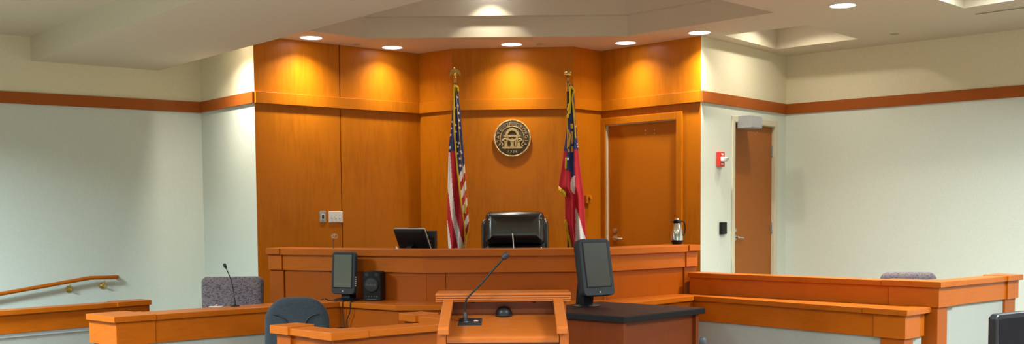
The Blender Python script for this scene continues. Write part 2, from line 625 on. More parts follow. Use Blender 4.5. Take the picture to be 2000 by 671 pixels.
# ---- ceiling with trays
def cx(x, y, z=ZC): return P(x, y, z).xy
tray_outer = [Vector((-1.42, 10.72)), Vector((1.15, 10.70)), Vector((2.30, 9.50)), Vector((.45, 7.65)), Vector((-.45, 7.65)), Vector((-2.6, 9.55))]
Z1, Z2 = ZC + .195, ZC + .5
tray_inner = [Vector((-1.39, 10.65)), Vector((1.12, 10.63)), Vector((1.86, 9.90)), Vector((.3, 8.2)), Vector((-.3, 8.2)), Vector((-2.2, 9.6))]
tray_right = [cx(1413, 69), cx(1517, 96), cx(1676, 76), cx(1578, 49)]
k0, k1, k2 = cx(1883, 16), cx(1834, 0), cx(1982, 0)
u1, u2 = (k1 - k0).normalized(), (k2 - k0).normalized()
tray_far = [k0, k0 + u1 * 1.25, k0 + u1 * 1.25 + u2 * 1.25, k0 + u2 * 1.25]
room = [LF, L1, W0, W1, C0, C1, R1, R0, V1, VF, Vector((VF.x, YB)), Vector((LF.x, YB))]


def holed(bm, outer, holes, z):
    es = []
    for loop in [outer] + holes:
        vs = [bm.verts.new((p[0], p[1], z)) for p in loop]
        es += [bm.edges.new((vs[i], vs[(i + 1) % len(vs)])) for i in range(len(vs))]
    bmesh.ops.triangle_fill(bm, use_beauty=True, use_dissolve=False, edges=es)


def band(bm, loop, z0, z1):
    for i in range(len(loop)):
        a, b = loop[i], loop[(i + 1) % len(loop)]
        bm.faces.new([bm.verts.new(p) for p in ((a[0], a[1], z0), (b[0], b[1], z0), (b[0], b[1], z1), (a[0], a[1], z1))])


def cap(bm, loop, z):
    bm.faces.new([bm.verts.new((p[0], p[1], z)) for p in loop])


bm = B()
holed(bm, room, [tray_outer, tray_right, tray_far], ZC)
band(bm, tray_outer, ZC, Z1)
holed(bm, tray_outer, [tray_inner], Z1)
band(bm, tray_inner, Z1, Z2)
cap(bm, tray_inner, Z2)
for t in (tray_right, tray_far):
    band(bm, t, ZC, ZC + .3)
    cap(bm, t, ZC + .3)
bmesh.ops.remove_doubles(bm, verts=bm.verts, dist=1e-4)
struct('ceiling', bm, CEIL)
# dropped beam on the left
ZB = E + 1.47
bA, bB_ = PW(60, 118, L0, L1), PW(310, 137, L0, L1)
bdir = Vector((.644, -.765))
bA, bB_ = bA.xy, bB_.xy
beam = [bA, bB_, bB_ + bdir * 6.4, bA + bdir * 6.4]
bm = B()
prism(bm, beam, ZB, ZC + .001)
struct('ceiling_beam', bm, CEIL)

# floor and raised landing
bm = B()
prism(bm, [LF, L1, W0, W1, R1, R0, V1, VF, Vector((VF.x, YB)), Vector((LF.x, YB))], -.1, 0)
struct('floor', bm, CARPET)

# ------------------------------------------------------------------ judge's bench
ZBN = 1.30
BN = [Vector((-2.20, 9.66)), Vector((-.745, 8.97)), Vector((.81, 8.97)), Vector((1.69, 9.70))]
be = thing('judge_bench', "long angled cherry wood judge's bench below the wall seal, raised above the lower counter", 'bench', (0, 9.0, 0))
land = [Vector((-2.3, 10.0))] + [p for p in offs(BN, .14)] + [R0 + Vector((-.12, -.1)), R1 + Vector((0, -.1)), C1 + Vector((0, -.06)), C0 + Vector((0, -.06)), W1 + Vector((0, -.1)), W0 + Vector((.12, .02))]
bm = B()
prism(bm, land, 0, LANDZ)
struct('floor_landing', bm, CARPETD)
obj('bench_cap', layer(BN, 0, .34, 1.244, ZBN), MILL, be, True, bevel=.004)
obj('apron', layer(BN, .035, .11, 1.107, 1.244), MILL, be, True, bevel=.002)
tot = arc(BN, 3)
a1, a2 = arc(BN, 1), arc(BN, 2)
xs = [.155, a1, a1 + .19, a1 + .19 + (a2 - a1 - .38), a2, tot - .155]
for a, b in zip(xs[:-1], xs[1:]):
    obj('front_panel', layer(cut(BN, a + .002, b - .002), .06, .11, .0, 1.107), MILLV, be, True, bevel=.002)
for a, b in ((0.004, .152), (tot - .152, tot - .004)):
    pth = cut(BN, a, b)
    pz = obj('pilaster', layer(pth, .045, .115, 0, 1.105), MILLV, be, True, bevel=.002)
    obj('pilaster_block', layer(pth, .022, .115, 1.109, 1.242), MILL, pz, True, bevel=.002)
    obj('pilaster_cap', layer(pth, -.012, .34, 1.25, ZBN + .003), MILL, pz, True, bevel=.003)
obj('work_surface', layer(BN, .12, .66, 1.05, 1.09, ), MILLD, be, True, bevel=.003)
for s, p in ((1, BN[0]), (-1, BN[3])):
    q = Vector((p.x + s * .03, p.y + .09))
    dep = .62 if s > 0 else .40
    obj('end_panel', prism(B(), [(q.x - .02, q.y), (q.x + .02, q.y), (q.x + .02, q.y + dep), (q.x - .02, q.y + dep)], 0, 1.243), MILLV, be, True, bevel=.002)

# ------------------------------------------------------------------ the lower counter, one continuous line of three pieces
ZK = .87
def k(x, y): return P(x, y, ZK).xy
KP = [k(169, 612.7), k(225, 619), k(663, 589), k(773, 596), Vector((.80, 8.62)), k(1356, 577), k(1770, 606), k(1812, 600)]
KP[4] = Vector((.86, KP[3].y))


def counter(name, label, i0, i1, depth, low, base):
    t = thing(name, label, 'counter', (*((KP[i0] + KP[i1]) / 2), 0))
    return t


cw = counter('witness_counter', 'cherry topped counter with white lower panel at left, holding the thin gooseneck microphone', 0, 2, .34, LOWP, 0)
obj('counter_top', layer(KP, 0, .30, ZK - .042, ZK, 0, 2), MILL, cw, True, bevel=.004)
obj('apron', layer(KP, .025, .09, ZK - .215, ZK - .042, 0, 2), MILL, cw, True, bevel=.002)
obj('lower_panel', layer(KP, .045, .09, 0, ZK - .215, 0, 2), LOWP, cw, True)['label'] = 'white lower panel'
e = .30
for nm, pth in (('corner_block', cut(KP, .01, arc(KP, 1) + e)),):
    o = obj(nm, layer(pth, .012, .095, ZK - .215, ZK - .044), MILL, cw, True, bevel=.002)
    obj('corner_cap', layer(pth, -.014, .30, ZK - .040, ZK + .004), MILL, o, True, bevel=.003)
    obj('corner_post', layer(cut(KP, .05, arc(KP, 1) + .2), .028, .095, 0, ZK - .217), MILLV, o, True, bevel=.002)

cc = counter('clerk_counter', "low wooden counter running along the foot of the judge's bench", 2, 5, .3, MILLV, 0)
bfl = offs(BN, .056)
def on(a, b, x): return a + (b - a) * ((x - a.x) / (b.x - a.x))
mit = offs(KP, .30)[2]
obj('counter_top', prism(B(), [KP[2], KP[3], KP[4], KP[5], on(bfl[2], bfl[3], 1.575), bfl[2], bfl[1], on(bfl[0], bfl[1], mit.x)], ZK - .042, ZK), MILL, cc, True, bevel=.004)
obj('apron', layer(KP, .03, .09, ZK - .215, ZK - .042, 2, 5), MILLV, cc, True, bevel=.002)
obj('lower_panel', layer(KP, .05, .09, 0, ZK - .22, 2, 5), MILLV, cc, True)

# ---- jury rail
ZJ = E - .56
def jz(x, y): return P(x, y, ZJ).xy
JP = [jz(1343, 531.5), jz(1836, 551), jz(1996, 536)]
cj = counter('jury_counter', 'front lower ledge of the jury box at right, with white panel below', 5, 7, .4, LOWP, 0)
jfl = offs(JP, .045)
d12 = (KP[7] - KP[6]).normalized()
jd = (jfl[1] - jfl[0]).normalized()
w_ = KP[7] - jfl[1]
tt = (w_.x * jd.y - w_.y * jd.x) / -(d12.x * jd.y - d12.y * jd.x)
obj('counter_top', prism(B(), [KP[5], KP[6], KP[6] + d12 * ((KP[7] - KP[6]).length + tt - .004) if tt > 0 else KP[7], jfl[0] + jd * ((KP[7] - jfl[0]).dot(jd)), jfl[0] + jd * .01, on(bfl[2], bfl[3], 1.58)], ZK - .042, ZK), MILL, cj, True, bevel=.004)
obj('apron', layer(KP, .025, .09, ZK - .215, ZK - .042, 5, 7), MILL, cj, True, bevel=.002)
obj('lower_panel', layer(KP, .045, .09, 0, ZK - .215, 5, 7), LOWP, cj, True)['label'] = 'white lower panel'
a6, a7 = arc(KP, 6), arc(KP, 7)
pth = cut(KP, a6 - .27, a6 + (a7 - a6) * .72)
o = obj('corner_block', layer(pth, .012, .095, ZK - .215, ZK - .044), MILL, cj, True, bevel=.002)
obj('corner_cap', layer(cut(KP, a6 - .35, a7 - .01), -.014, .12, ZK - .040, ZK + .004), MILL, o, True, bevel=.003)
obj('corner_post', layer(cut(KP, a6 - .22, a6 + (a7 - a6) * .5), .028, .095, 0, ZK - .217), MILLV, o, True, bevel=.002)

jr = thing('jury_rail', 'higher rail wall of the jury box turning back along its white right side', 'railing', (*JP[1], 0))
obj('rail_cap', layer(JP, 0, .17, ZJ - .042, ZJ), MILL, jr, True, bevel=.004)
obj('apron', layer(JP, .028, .14, ZJ - .19, ZJ - .042), MILL, jr, True, bevel=.002)
obj('side_panel', layer(JP, .05, .14, 0, ZJ - .19), LOWP, jr, True)['label'] = 'white side panel'
b1, b2 = arc(JP, 1), arc(JP, 2)
for pa, qa in (((b1 - .45, b1 + .30), (b1 - .24, b1 + .17)), ((b2 - .26, b2 - .004), (b2 - .22, b2 - .05))):
    o = obj('post_block', layer(cut(JP, pa[0] + .05, pa[1] - .02), .014, .145, ZJ - .192, ZJ - .044), MILL, jr, True, bevel=.002)
    obj('post_cap', layer(cut(JP, *pa), -.014, .20, ZJ - .040, ZJ + .004), MILL, o, True, bevel=.003)
    obj('post', layer(cut(JP, *qa), .03, .145, 0, ZJ - .194), MILLV, o, True, bevel=.002)

# ---- left partition along the ramp
ZL = E - .80
def lz(x, y): return P(x, y, ZL).xy
l0, l1_, l2 = lz(0, 606.6), lz(243, 589.7), lz(294.7, 585.7)
LP = [l2 - (l2 - l0).normalized() * 3.2, l2]
lp = thing('ramp_partition', 'low wood capped partition below the handrail at far left', 'partition', (*l1_, 0))
obj('cap', layer(LP, 0, .16, ZL - .042, ZL), MILL, lp, True, bevel=.004)
obj('apron', layer(LP, .03, .13, ZL - .2, ZL - .042), MILL, lp, True, bevel=.002)
obj('lower_panel', layer(LP, .05, .13, 0, ZL - .235), LOWP, lp, True)['label'] = 'white lower panel'
obj('reveal_strip', layer(LP, .04, .13, ZL - .235, ZL - .2), GREYP, lp, True)['label'] = 'grey reveal strip'
o = obj('post_block', layer(cut(LP, -.30, -.03), .014, .135, ZL - .202, ZL - .044), MILL, lp, True, bevel=.002)
obj('post_cap', layer(cut(LP, -.33, -.001), -.014, .19, ZL - .04, ZL + .004), MILL, o, True, bevel=.003)
obj('post', layer(cut(LP, -.26, -.06), .03, .135, 0, ZL - .204), MILLV, o, True, bevel=.002)

# ---- clerk station enclosure in front
ZS = E - .75
def sz(x, y): return P(x, y, ZS).xy
SP = [sz(530, 636.5), sz(647.6, 650), Vector((-.151, 7.40)), Vector((-.683, 7.99))]
st = thing('clerk_station', 'low angular wooden enclosure in front of the slate blue chair, beside the lectern', 'partition', (*SP[1], 0))
obj('cap', layer(SP, 0, .18, ZS - .046, ZS), MILL, st, True, bevel=.004)
obj('wall_panel', layer(SP, .045, .14, 0, ZS - .046), MILLV, st, True, bevel=.002)
s1, s3 = arc(SP, 1), arc(SP, 3)
for pa, ex in (((.0, .20), .012), ((s3 - .20, s3 - .002), .012)):
    o = obj('end_post', layer(cut(SP, pa[0] + .03, pa[1] - .02), .02, .165, 0, ZS - .05), MILLV, st, True, bevel=.002)
    obj('end_cap', layer(cut(SP, *pa), -.014, .20, ZS - .044, ZS + .010), MILL, o, True, bevel=.003)
obj('corner_cap', layer(cut(SP, s1 - .22, s1 + .26), -.008, .188, ZS - .048, ZS + .003), MILL, st, True, bevel=.003)

# ------------------------------------------------------------------ handrail on the left wall
MLw, _ = frame(LF, L1)
aL = ang(LF, L1)
nrm = Vector((math.sin(aL), -math.cos(aL)))         # into the room
A_, B_ = L0 + nrm * .085, L1 + nrm * .085
p0, p1, p2 = PW(0, 573.5, A_, B_), PW(176, 542, A_, B_), PW(230, 540.5, A_, B_)
far = p0 + (p0 - p1).normalized() * 1.2
hr = thing('handrail', 'round wooden handrail on round brass brackets, rising along the left wall', 'handrail', (p2.x, p2.y, 0))
n3 = Vector((nrm.x, nrm.y, 0))
obj('rail', tube(B(), [far, p0, p1, p1 + (p2 - p1) * .06, p2 - (p2 - p1).normalized() * .01, p2 - n3 * .015, p2 - n3 * .078], .019, 14), MILL, hr, True, smooth='auto')
for (xr, yr), (xt, yt) in (((134.5, 564), (136.5, 552)), ((200, 557), (204, 545))):
    c = PW(xr, yr, L0, L1); top = PW(xt, yt, A_, B_) - Vector((0, 0, .012))
    b_ = B()
    c2 = Vector((c.x, c.y, c.z))
    tube(b_, smoothpts([c2 + n3 * .008, c2 + n3 * .06 + Vector((0, 0, .004)), (top.x, top.y, c.z + .03), top]), .008, 8)
    br = obj('bracket', b_, BRASS, hr, True, smooth=True)
    Mx = Matrix.Translation(c2) @ Matrix.Rotation(aL, 4, 'Z') @ Matrix.Rotation(PI / 2, 4, 'X')
    obj('rosette', lathe(B(), [(.001, 0), (.034, 0), (.036, .006), (.030, .014), (.018, .018), (.012, .026), (.001, .028)], 24, Mx), BRASS, br, True, smooth='auto')


# ------------------------------------------------------------------ chairs
def chair_base(t, zseat, m_=BLACK):
    b = B()
    lathe(b, [(.03, .09), (.03, zseat - .18), (.02, zseat - .17), (.02, zseat - .05)], 14)
    obj('gas_lift', b, m_, t, smooth='auto')
    b = B()
    for i in range(5):
        a = 2 * PI * i / 5 + .3
        tube(b, [(0, 0, .11), (.16 * math.cos(a), .16 * math.sin(a), .10), (.29 * math.cos(a), .29 * math.sin(a), .075)], [.034, .028, .02], 8)
    bo = obj('star_base', b, m_, t, smooth='auto')
    for i in range(5):
        a = 2 * PI * i / 5 + .3
        Mx = Matrix.Translation((.29 * math.cos(a), .29 * math.sin(a), .03)) @ Matrix.Rotation(PI / 2, 4, 'X')
        obj('caster', lathe(B(), [(.012, -.028), (.029, -.026), (.03, 0), (.029, .026), (.012, .028)], 16, Mx), m_, bo, smooth='auto')


def seat_pad(t, w, dpt, z, m_, thick=.10):
    Mx = Matrix.Translation((0, -.02, z)) @ Matrix.Rotation(-PI / 2, 4, 'X')
    b = B()
    pillow(b, w, dpt, .08, [(.03, 0), (.008, .015), (0, .04), (.004, .07), (.03, thick), (.09, thick + .012)], M=Matrix.Translation((0, -.02, z + thick)) @ Matrix.Rotation(PI / 2, 4, 'X') @ Matrix.Scale(-1, 4, (0, 1, 0)) @ Matrix.Translation((0, -thick, 0)))
    obj('seat', b, m_, t, smooth=True)


def simple_chair(name, label, loc, rotz, w, hback, ztop, m_, r, taper, crown, bend, group=None, zf=0):
    t = thing(name, label, 'chair', (loc[0], loc[1], zf), rotz, group)
    zc = ztop - zf - hback / 2 - crown
    b = B()
    pillow(b, w, hback, r, [(.05, -.045), (.022, -.042), (.006, -.030), (0, -.012), (0, .012), (.012, .03), (.04, .04)],
           taper=taper, bend=bend, crown=crown, n=10, M=Matrix.Translation((0, .24, zc)) @ Matrix.Rotation(math.radians(-6), 4, 'X'))
    bk = obj('backrest', b, m_, t, smooth=True)
    zs = .40
    seat_pad(t, w * 1.0, .48, zs, m_)
    b = B()
    tube(b, smoothpts([(0, .05, zs - .03), (0, .27, zs), (0, .32, zs + .12), (0, .285, zc)]), .022, 8)
    obj('back_support', b, BLACK, t, smooth=True)
    for s in (-1, 1):
        b = B()
        x = s * (w / 2 + .02)
        tube(b, smoothpts([(s * .15, .05, zs - .02), (x, .05, zs), (x, .06, zs + .10), (x, .05, zs + .19)]), .014, 8)
        box(b, x - .03, x + .03, -.14, .14, zs + .185, zs + .215)
        obj('armrest', b, BLACK, t, smooth='auto', bevel=.006)
    chair_base(t, zs + .02)
    return t, bk


WIT = PD(453, 560, 9.25)
simple_chair('witness_chair', 'purple patterned fabric chair behind the left counter with the microphone', (WIT.x, WIT.y - .2), math.radians(2), .525, .52, E - .537 * 9.25 / 9.2, PATT, .045, .03, .012, .10, zf=.15)
JC = PD(1766, 560, 9.05)
simple_chair('jury_chair', 'purple patterned chair whose top shows above the jury rail at right', (JC.x, JC.y - .2), math.radians(-12), .455, .55, E - .535, PATT2, .06, -.02, .012, .12, zf=.15)
bm = B()
wq = offs([KP[0], KP[1], KP[2]], .5)
prism(bm, [Vector((-2.9, 8.75)), Vector((-2.0, 8.95)), Vector((-1.62, 9.62)), Vector((-2.62, 10.15)), Vector((-3.2, 9.6))], 0, .15)
struct('floor_witness_step', bm, CARPET)
bm = B()
jq = offs(JP, .2)
prism(bm, [jq[0] + Vector((.25, .15)), jq[1], jq[2], V1 + Vector((.1, -.5)), R0 + Vector((.3, -.1))], 0, .15)
struct('floor_jury_step', bm, CARPET)
bm = B()
prism(bm, [R0 + Vector((.16, -.02)), R0 + Vector((.55, -.3)), V1 + Vector((.2, -.45)), V1 + Vector((-.02, -.06))], .15, LANDZ)
struct('floor_door_step', bm, CARPET)

# slate-blue clerk chair
CH = PD(583, 620, 8.0)
ct, cb = simple_chair('clerk_chair', 'slate blue fabric chair with rounded back behind the low wooden enclosure', (CH.x, CH.y - .24), math.radians(3), .475, .60, E - .628, BLUEF, .17, .0, .012, .15)
for s in (-1, 1):                                  # dark tubes standing in for shade in the lumbar creases
    b = B()
    tube(b, smoothpts([(s * .17, .214, .868), (s * .12, .2115, .856), (s * .085, .2065, .83), (s * .06, .2035, .79)]), [.002] + [.0055] * 17 + [.002], 6)
    obj('seam_crease', b, BLACKM, ct, smooth=True)

# judge's leather chair
JX = PD(1004, 450, 10.35)
jc = thing('leather_armchair', "high backed black leather armchair behind the judge's bench between the flags", 'chair', (JX.x, JX.y - .2, LANDZ), math.radians(-2))
zt = PD(1004, 413, 10.35).z - LANDZ
Mb = Matrix.Translation((0, .2, 0)) @ Matrix.Rotation(math.radians(-5), 4, 'X')
b = B()
pillow(b, .645, .80, .085, [(.03, .03), (.006, .04), (0, .06), (0, .11), (.02, .13), (.05, .14)], M=Matrix.Translation((0, .2, zt - .045 - .40)), bend=-.12, n=8)
obj('back_shell', b, LEATHER, jc, smooth=True)
b = B()
pillow(b, .574, .325, .05, [(.13, -.064), (.085, -.061), (.050, -.051), (.026, -.034), (.010, -.008), (.002, .03), (0, .08), (.02, .12)], M=Matrix.Translation((0, .2, zt - .155)) @ Matrix.Rotation(math.radians(-10), 4, 'X'), n=8, crown=.012)
obj('headrest', b, LEATHER, jc, smooth=True)
for s in (-1, 1):                                  # gathered leather at the corners
    b = B()
    for q in range(5):
        a = .15 + q * .27
        x0, z0 = s * .262, zt - .062
        tube(b, [(x0 - s * .005, .17, z0), (x0 - s * (.05 + .03 * math.cos(a)), .152, z0 - .035 - .03 * math.sin(a)), (x0 - s * (.075 + .06 * math.cos(a)), .147, z0 - .05 - .075 * math.sin(a))], [.002, .006, .001], 6)
    obj('gathers', b, LEATHER, jc, smooth=True)
b = B()
pillow(b, .574, .40, .05, [(.08, -.085), (.045, -.080), (.018, -.055), (.004, -.015), (0, .04), (0, .10)], M=Matrix.Translation((0, .2, zt - .155 - .358)), n=8)
obj('lumbar_cushion', b, LEATHER, jc, smooth=True)
seat_pad(jc, .58, .54, .40, LEATHER, .13)
for s in (-1, 1):
    b = B()
    box(b, s * .31 - .04, s * .31 + .04, -.22, .22, .60, .66)
    ar = obj('armrest', b, LEATHER, jc, bevel=.02, seg=3)
    obj('arm_frame', tube(B(), smoothpts([(s * .2, .05, .42), (s * .31, .05, .43), (s * .31, .0, .5), (s * .31, -.05, .6)]), .02, 8), BLACK, ar, smooth=True)
chair_base(jc, .46)

# ------------------------------------------------------------------ lectern
lec = thing('lectern', 'cherry wood lectern with reeded top ledge and sloping side arms at front center', 'lectern', (-.047, 5.64, 0))
b = B()
for i, (z0, z1, ins) in enumerate(((1.178, 1.190, 0), (1.1695, 1.178, .006), (1.165, 1.1715, 0), (1.1595, 1.165, .006), (1.1545, 1.1615, 0), (1.149, 1.1545, .006), (1.145, 1.151, 0))):
    box(b, -.355 + ins, .355 - ins, ins, .205, z0, z1)
obj('top_ledge', b, LECW, lec, bevel=.0015)
obj('back_panel', bx(-.335, .335, .125, .155, 0, 1.145), LECV, lec)
for px in ((924, 588), (1043, 587)):
    hb = B()
    q = PD(px[0], px[1], 5.64 + .123) - Vector((-.047, 5.64, 0))
    lathe(hb, [(.001, 0), (.012, 0), (.012, .004), (.001, .005)], 14, Matrix.Translation((q.x, .126, q.z)) @ Matrix.Rotation(PI / 2, 4, 'X'))
    obj('cable_grommet', hb, BLACKM, lec)
prof = [(.125, 0), (-.40, 0), (-.40, 1.025), (.01, 1.125), (.01, 1.145), (.125, 1.145)]
for s in (-1, 1):
    xc = s * .300
    sp = obj('side_panel', extrude_yz(B(), prof, xc - .022, xc + .022), LECV, lec, bevel=.002)
    xa = s * .288
    obj('side_arm', extrude_yz(B(), [(.012, 1.142), (.012, 1.172 - .012), (-.425, 1.060), (-.435, 1.050), (-.435, 1.022), (-.425, 1.030)], xa - .026, xa + .026), LECW, sp, bevel=.003)
b = B()
sl = (1.072 - 1.005) / .48
extrude_yz(b, [(.125, 1.072), (-.37, 1.005), (-.378, .996), (-.378, .974), (-.36, .974), (.125, 1.045)], -.276, .276)
obj('reading_surface', b, LECW, lec, bevel=.002)
obj('front_panel', bx(-.278, .278, -.33, -.30, 0, .99), LECV, lec)
obj('base_plinth', bx(-.345, .345, -.41, .165, 0, .06), LECV, lec, bevel=.004)
obj('shelf', bx(-.278, .278, -.30, .125, .5, .52), LECV, lec)
# dome on the lectern
q = Vector((-.047 + .035, 5.64 + .068, 0)); q.x = PD(984, 603, q.y).x
zz = 1.072 - (.125 - .068) * sl
dm = thing('speaker_dome', 'small black dome under the top ledge of the lectern', 'speaker', (q.x, q.y, zz + .001))
obj('dome', lathe(B(), [(.043, 0), (.043, .012), (.040, .026), (.031, .039), (.016, .047), (.001, .049)], 24), BLACK, dm, smooth='auto')
obj('base_ring', lathe(B(), [(.045, 0), (.046, .003), (.043, .005)], 24), BLACKM, dm)


# ------------------------------------------------------------------ gooseneck microphones
def gooseneck(name, label, px, Y, base_r=.02, r=.0042, head_r=.013, head_len=.045, group=None, collar=.05, m_=BLACK, plate=True):
    pts = [PD(x, y, Y[i] if isinstance(Y, (list, tuple)) else Y) for i, (x, y) in enumerate(px)]
    t = thing(name, label, 'microphone', pts[0], 0, group)
    sm = smoothpts(pts, 7)
    obj('gooseneck', tube(B(), sm, r, 8), m_, t, True, smooth=True)
    dirn = (sm[-1] - sm[-3]).normalized()
    a = sm[-1] - dirn * .004
    obj('microphone_head', tube(B(), [a, a + dirn * .004, a + dirn * .014, a + dirn * (head_len - .008), a + dirn * (head_len - .002), a + dirn * head_len], [head_r * .45, head_r * .8, head_r, head_r, head_r * .8, head_r * .3], 14), BLACKM, t, True, smooth='auto')
    d0 = (sm[4] - sm[0]).normalized()
    if collar:
        obj('collar', tube(B(), [sm[0], sm[0] + d0 * collar, sm[0] + d0 * (collar + .01)], [r * 2.3, r * 2.2, r], 10), BLACKM, t, True, smooth='auto')
    if plate:
        obj('base_plate', lathe(B(), [(.001, 0), (base_r, 0), (base_r, .004), (base_r * .5, .008), (.001, .008)], 20), m_, t, smooth='auto')
    return t


gm = gooseneck('gooseneck_microphone', 'long black gooseneck microphone curving to the right from the lectern', [(909, 629), (908.3, 604), (909.3, 591), (914, 580), (941, 552), (968, 521), (983, 504)], 5.577, collar=.045, r=.005, head_r=.0165, head_len=.042, plate=False)
# its plate lies along the sloped surface
tilt = math.atan(sl)
b = B()
p0 = P(0, 0, 0)
pc = Vector((PD(918.5, 629, 5.577).x, 5.577, PD(918.5, 629, 5.577).z))
Mx = Matrix.Translation(pc) @ Matrix.Rotation(tilt, 4, 'X')
obj('base_plate', bx(-.060, .060, -.085, .075, .0002, .006, Mx), BLACKM, gm, True, bevel=.002)
ks = B()
lathe(ks, [(.001, .006), (.018, .006), (.018, .009), (.001, .010)], 16, Mx @ Matrix.Translation((-.026, .0, 0)))
obj('socket_ring', ks, STEEL, gm, True)
ks = bx(.018, .042, -.008, .022, .006, .012, Mx)
bt = obj('switch', ks, STEEL, gm, True, bevel=.002)
obj('switch_light', bx(.024, .036, -.006, .004, .007, .0135, Mx), REDLED, bt, True, bevel=.002)['label'] = 'red button'

yb = P(459, 597.5, ZK).y
gooseneck('gooseneck_microphone', 'slim black gooseneck microphone in front of the purple chair at left', [(459, 597), (458, 584), (455.5, 562), (449, 540), (441, 522)], yb, r=.0038, head_r=.0125, head_len=.040, base_r=.037, collar=.045)
gooseneck('gooseneck_microphone', "thin pale gooseneck microphone in front of the black leather chair", [(1003.6, 492), (1003, 480), (1002, 466), (1000.6, 455)], 9.22, r=.0042, head_r=.005, head_len=.03, base_r=.02, collar=0, m_=WHITEP)
# small plate on witness counter
q = P(422, 598.5, ZK)
pl = thing('desk_clip', 'small clear plate with silver knob lying beside the left microphone', 'desk plate', q)
obj('plate', bx(-.055, .055, -.025, .025, 0, .006), GREYP, pl, bevel=.002)
obj('knob', lathe(B(), [(.012, .006), (.012, .016), (.006, .02), (.001, .021)], 14, Matrix.Translation((.0, .006, 0))), CHROME, pl, smooth='auto')


# ------------------------------------------------------------------ monitors
def rot_frame(loc, rz, tilt=0, roll=0):
    return Matrix.Translation(loc) @ Matrix.Rotation(rz, 4, 'Z') @ Matrix.Rotation(tilt, 4, 'X') @ Matrix.Rotation(roll, 4, 'Y')


def upright_monitor(name, label, base, rz, w, h, th, zc, tilt, scrm, backshift, nb=5, arm=True):
    t = thing(name, label, 'monitor', base, rz)
    Mx = Matrix.Translation((0, -backshift, zc)) @ Matrix.Rotation(tilt, 4, 'X')
    hs = B()
    pillow(hs, w, h, .036, [(.006, 0), (.001, .004), (0, .012), (.0, th * .45), (.018, th * .7), (.05, th)], M=Mx, n=5)
    ho = obj('housing', hs, CHAR, t, smooth='auto')
    sw, sh = w * .74, h * .76
    off = h * .045
    bz = B()
    box(bz, -sw / 2 - .008, sw / 2 + .008, -.004, .003, -sh / 2 - .008 + off, sh / 2 + .008 + off, Mx)
    obj('bezel', bz, BLACK, ho, bevel=.002)
    obj('screen', bx(-sw / 2, sw / 2, -.0055, .002, -sh / 2 + off, sh / 2 + off, Mx), scrm, ho)
    bt = B()
    for i in range(nb):
        box(bt, w / 2 - .001, w / 2 + .003, .012, .02, -.04 - i * .018, -.03 - i * .018, Mx)
    obj('button', bt, WHITEP if nb else BLACK, ho) if nb else bt.free()
    lg = B()
    box(lg, -.005, .005, -.0025, .002, -h / 2 + .02, -h / 2 + .032, Mx)
    obj('badge', lg, GREYP, ho)
    ar = B()
    extrude_yz(ar, [(-.02, .012), (.085, .012), (.075, .10), (.04, zc - .02), (-backshift + th * .6, zc + .05), (-backshift + th * .6, zc - .06)], -.045, .045)
    obj('stand_arm', ar, BLACK, t, bevel=.006)
    bs = B()
    lathe(bs, [(.11, 0), (.112, .006), (.10, .012), (.05, .02), (.001, .022)], 30, Matrix.Scale(.8, 4, (0, 1, 0)))
    obj('stand_base', bs, BLACK, t, smooth='auto')
    return t


q = P(678, 585, ZK)
upright_monitor('touch_monitor', 'dark upright monitor on the left part of the low counter, beside the black speaker', (q.x, q.y - .03, ZK), math.radians(-26), .238, .362, .08, .236, math.radians(-4), SCREENL, .045)
q = P(1141, 597.5, .90)
upright_monitor('touch_monitor', 'large dark upright monitor turned right on the black topped desk', (q.x + .02, q.y, .90), math.radians(32), .284, .425, .135, .300, math.radians(-11), SCREEN, .13, nb=0)

# speaker
q = P(731, 586, ZK)
sk = thing('desk_speaker', 'small black speaker with round cone on the low counter, right of the left monitor', 'speaker', (q.x, q.y + .01, ZK), math.radians(-12))
b = B()
pillow(b, .155, .248, .014, [(.004, -.065), (0, -.06), (0, .06), (.006, .065)], M=Matrix.Translation((0, 0, .124)), n=3)
sb = obj('cabinet', b, BLACK, sk, smooth='auto')
R90 = Matrix.Rotation(PI / 2, 4, 'X')
obj('grille', lathe(B(), [(.062, 0), (.062, .008), (.056, .014), (.030, .017), (.001, .018)], 32, Matrix.Translation((0, -.065, .135)) @ R90), BLACKM, sk, smooth='auto')
for s in (-1, 1):
    obj('bass_port', lathe(B(), [(.016, 0), (.016, .002), (.001, .0022)], 16, Matrix.Translation((s * .042, -.065, .222)) @ R90), BLACKM, sk)
b = B()
for i in range(5):
    lathe(b, [(.0045, 0), (.004, .005), (.001, .006)], 10, Matrix.Translation((-.05 + i * .024, -.065, .038)) @ R90)
obj('control_knob', b, PRINT, sk)
obj('front_slot', bx(-.045, .045, -.067, -.064, .014, .017), PRINT, sk)


def text_mesh(s, size, depth):
    cu = bpy.data.curves.new('txt', 'FONT')
    cu.body = s; cu.size = size; cu.extrude = depth; cu.align_x = 'CENTER'; cu.align_y = 'CENTER'
    o = bpy.data.objects.new('txt', cu)
    COL.objects.link(o)
    dg = bpy.context.evaluated_depsgraph_get()
    dg.update()
    me = bpy.data.meshes.new_from_object(o.evaluated_get(dg))
    b = B(); b.from_mesh(me)
    bpy.data.objects.remove(o); bpy.data.curves.remove(cu); bpy.data.meshes.remove(me)
    return b


def merge(dst, src, M):
    bmesh.ops.transform(src, matrix=M, verts=src.verts)
    me = bpy.data.meshes.new('tmp'); src.to_mesh(me); src.free()
    dst.from_mesh(me); bpy.data.meshes.remove(me)


b = B()
merge(b, text_mesh('Roland', .030, .0008), Matrix.Translation((0, -.0835, .137)) @ R90)
obj('lettering', b, PRINT, sk)

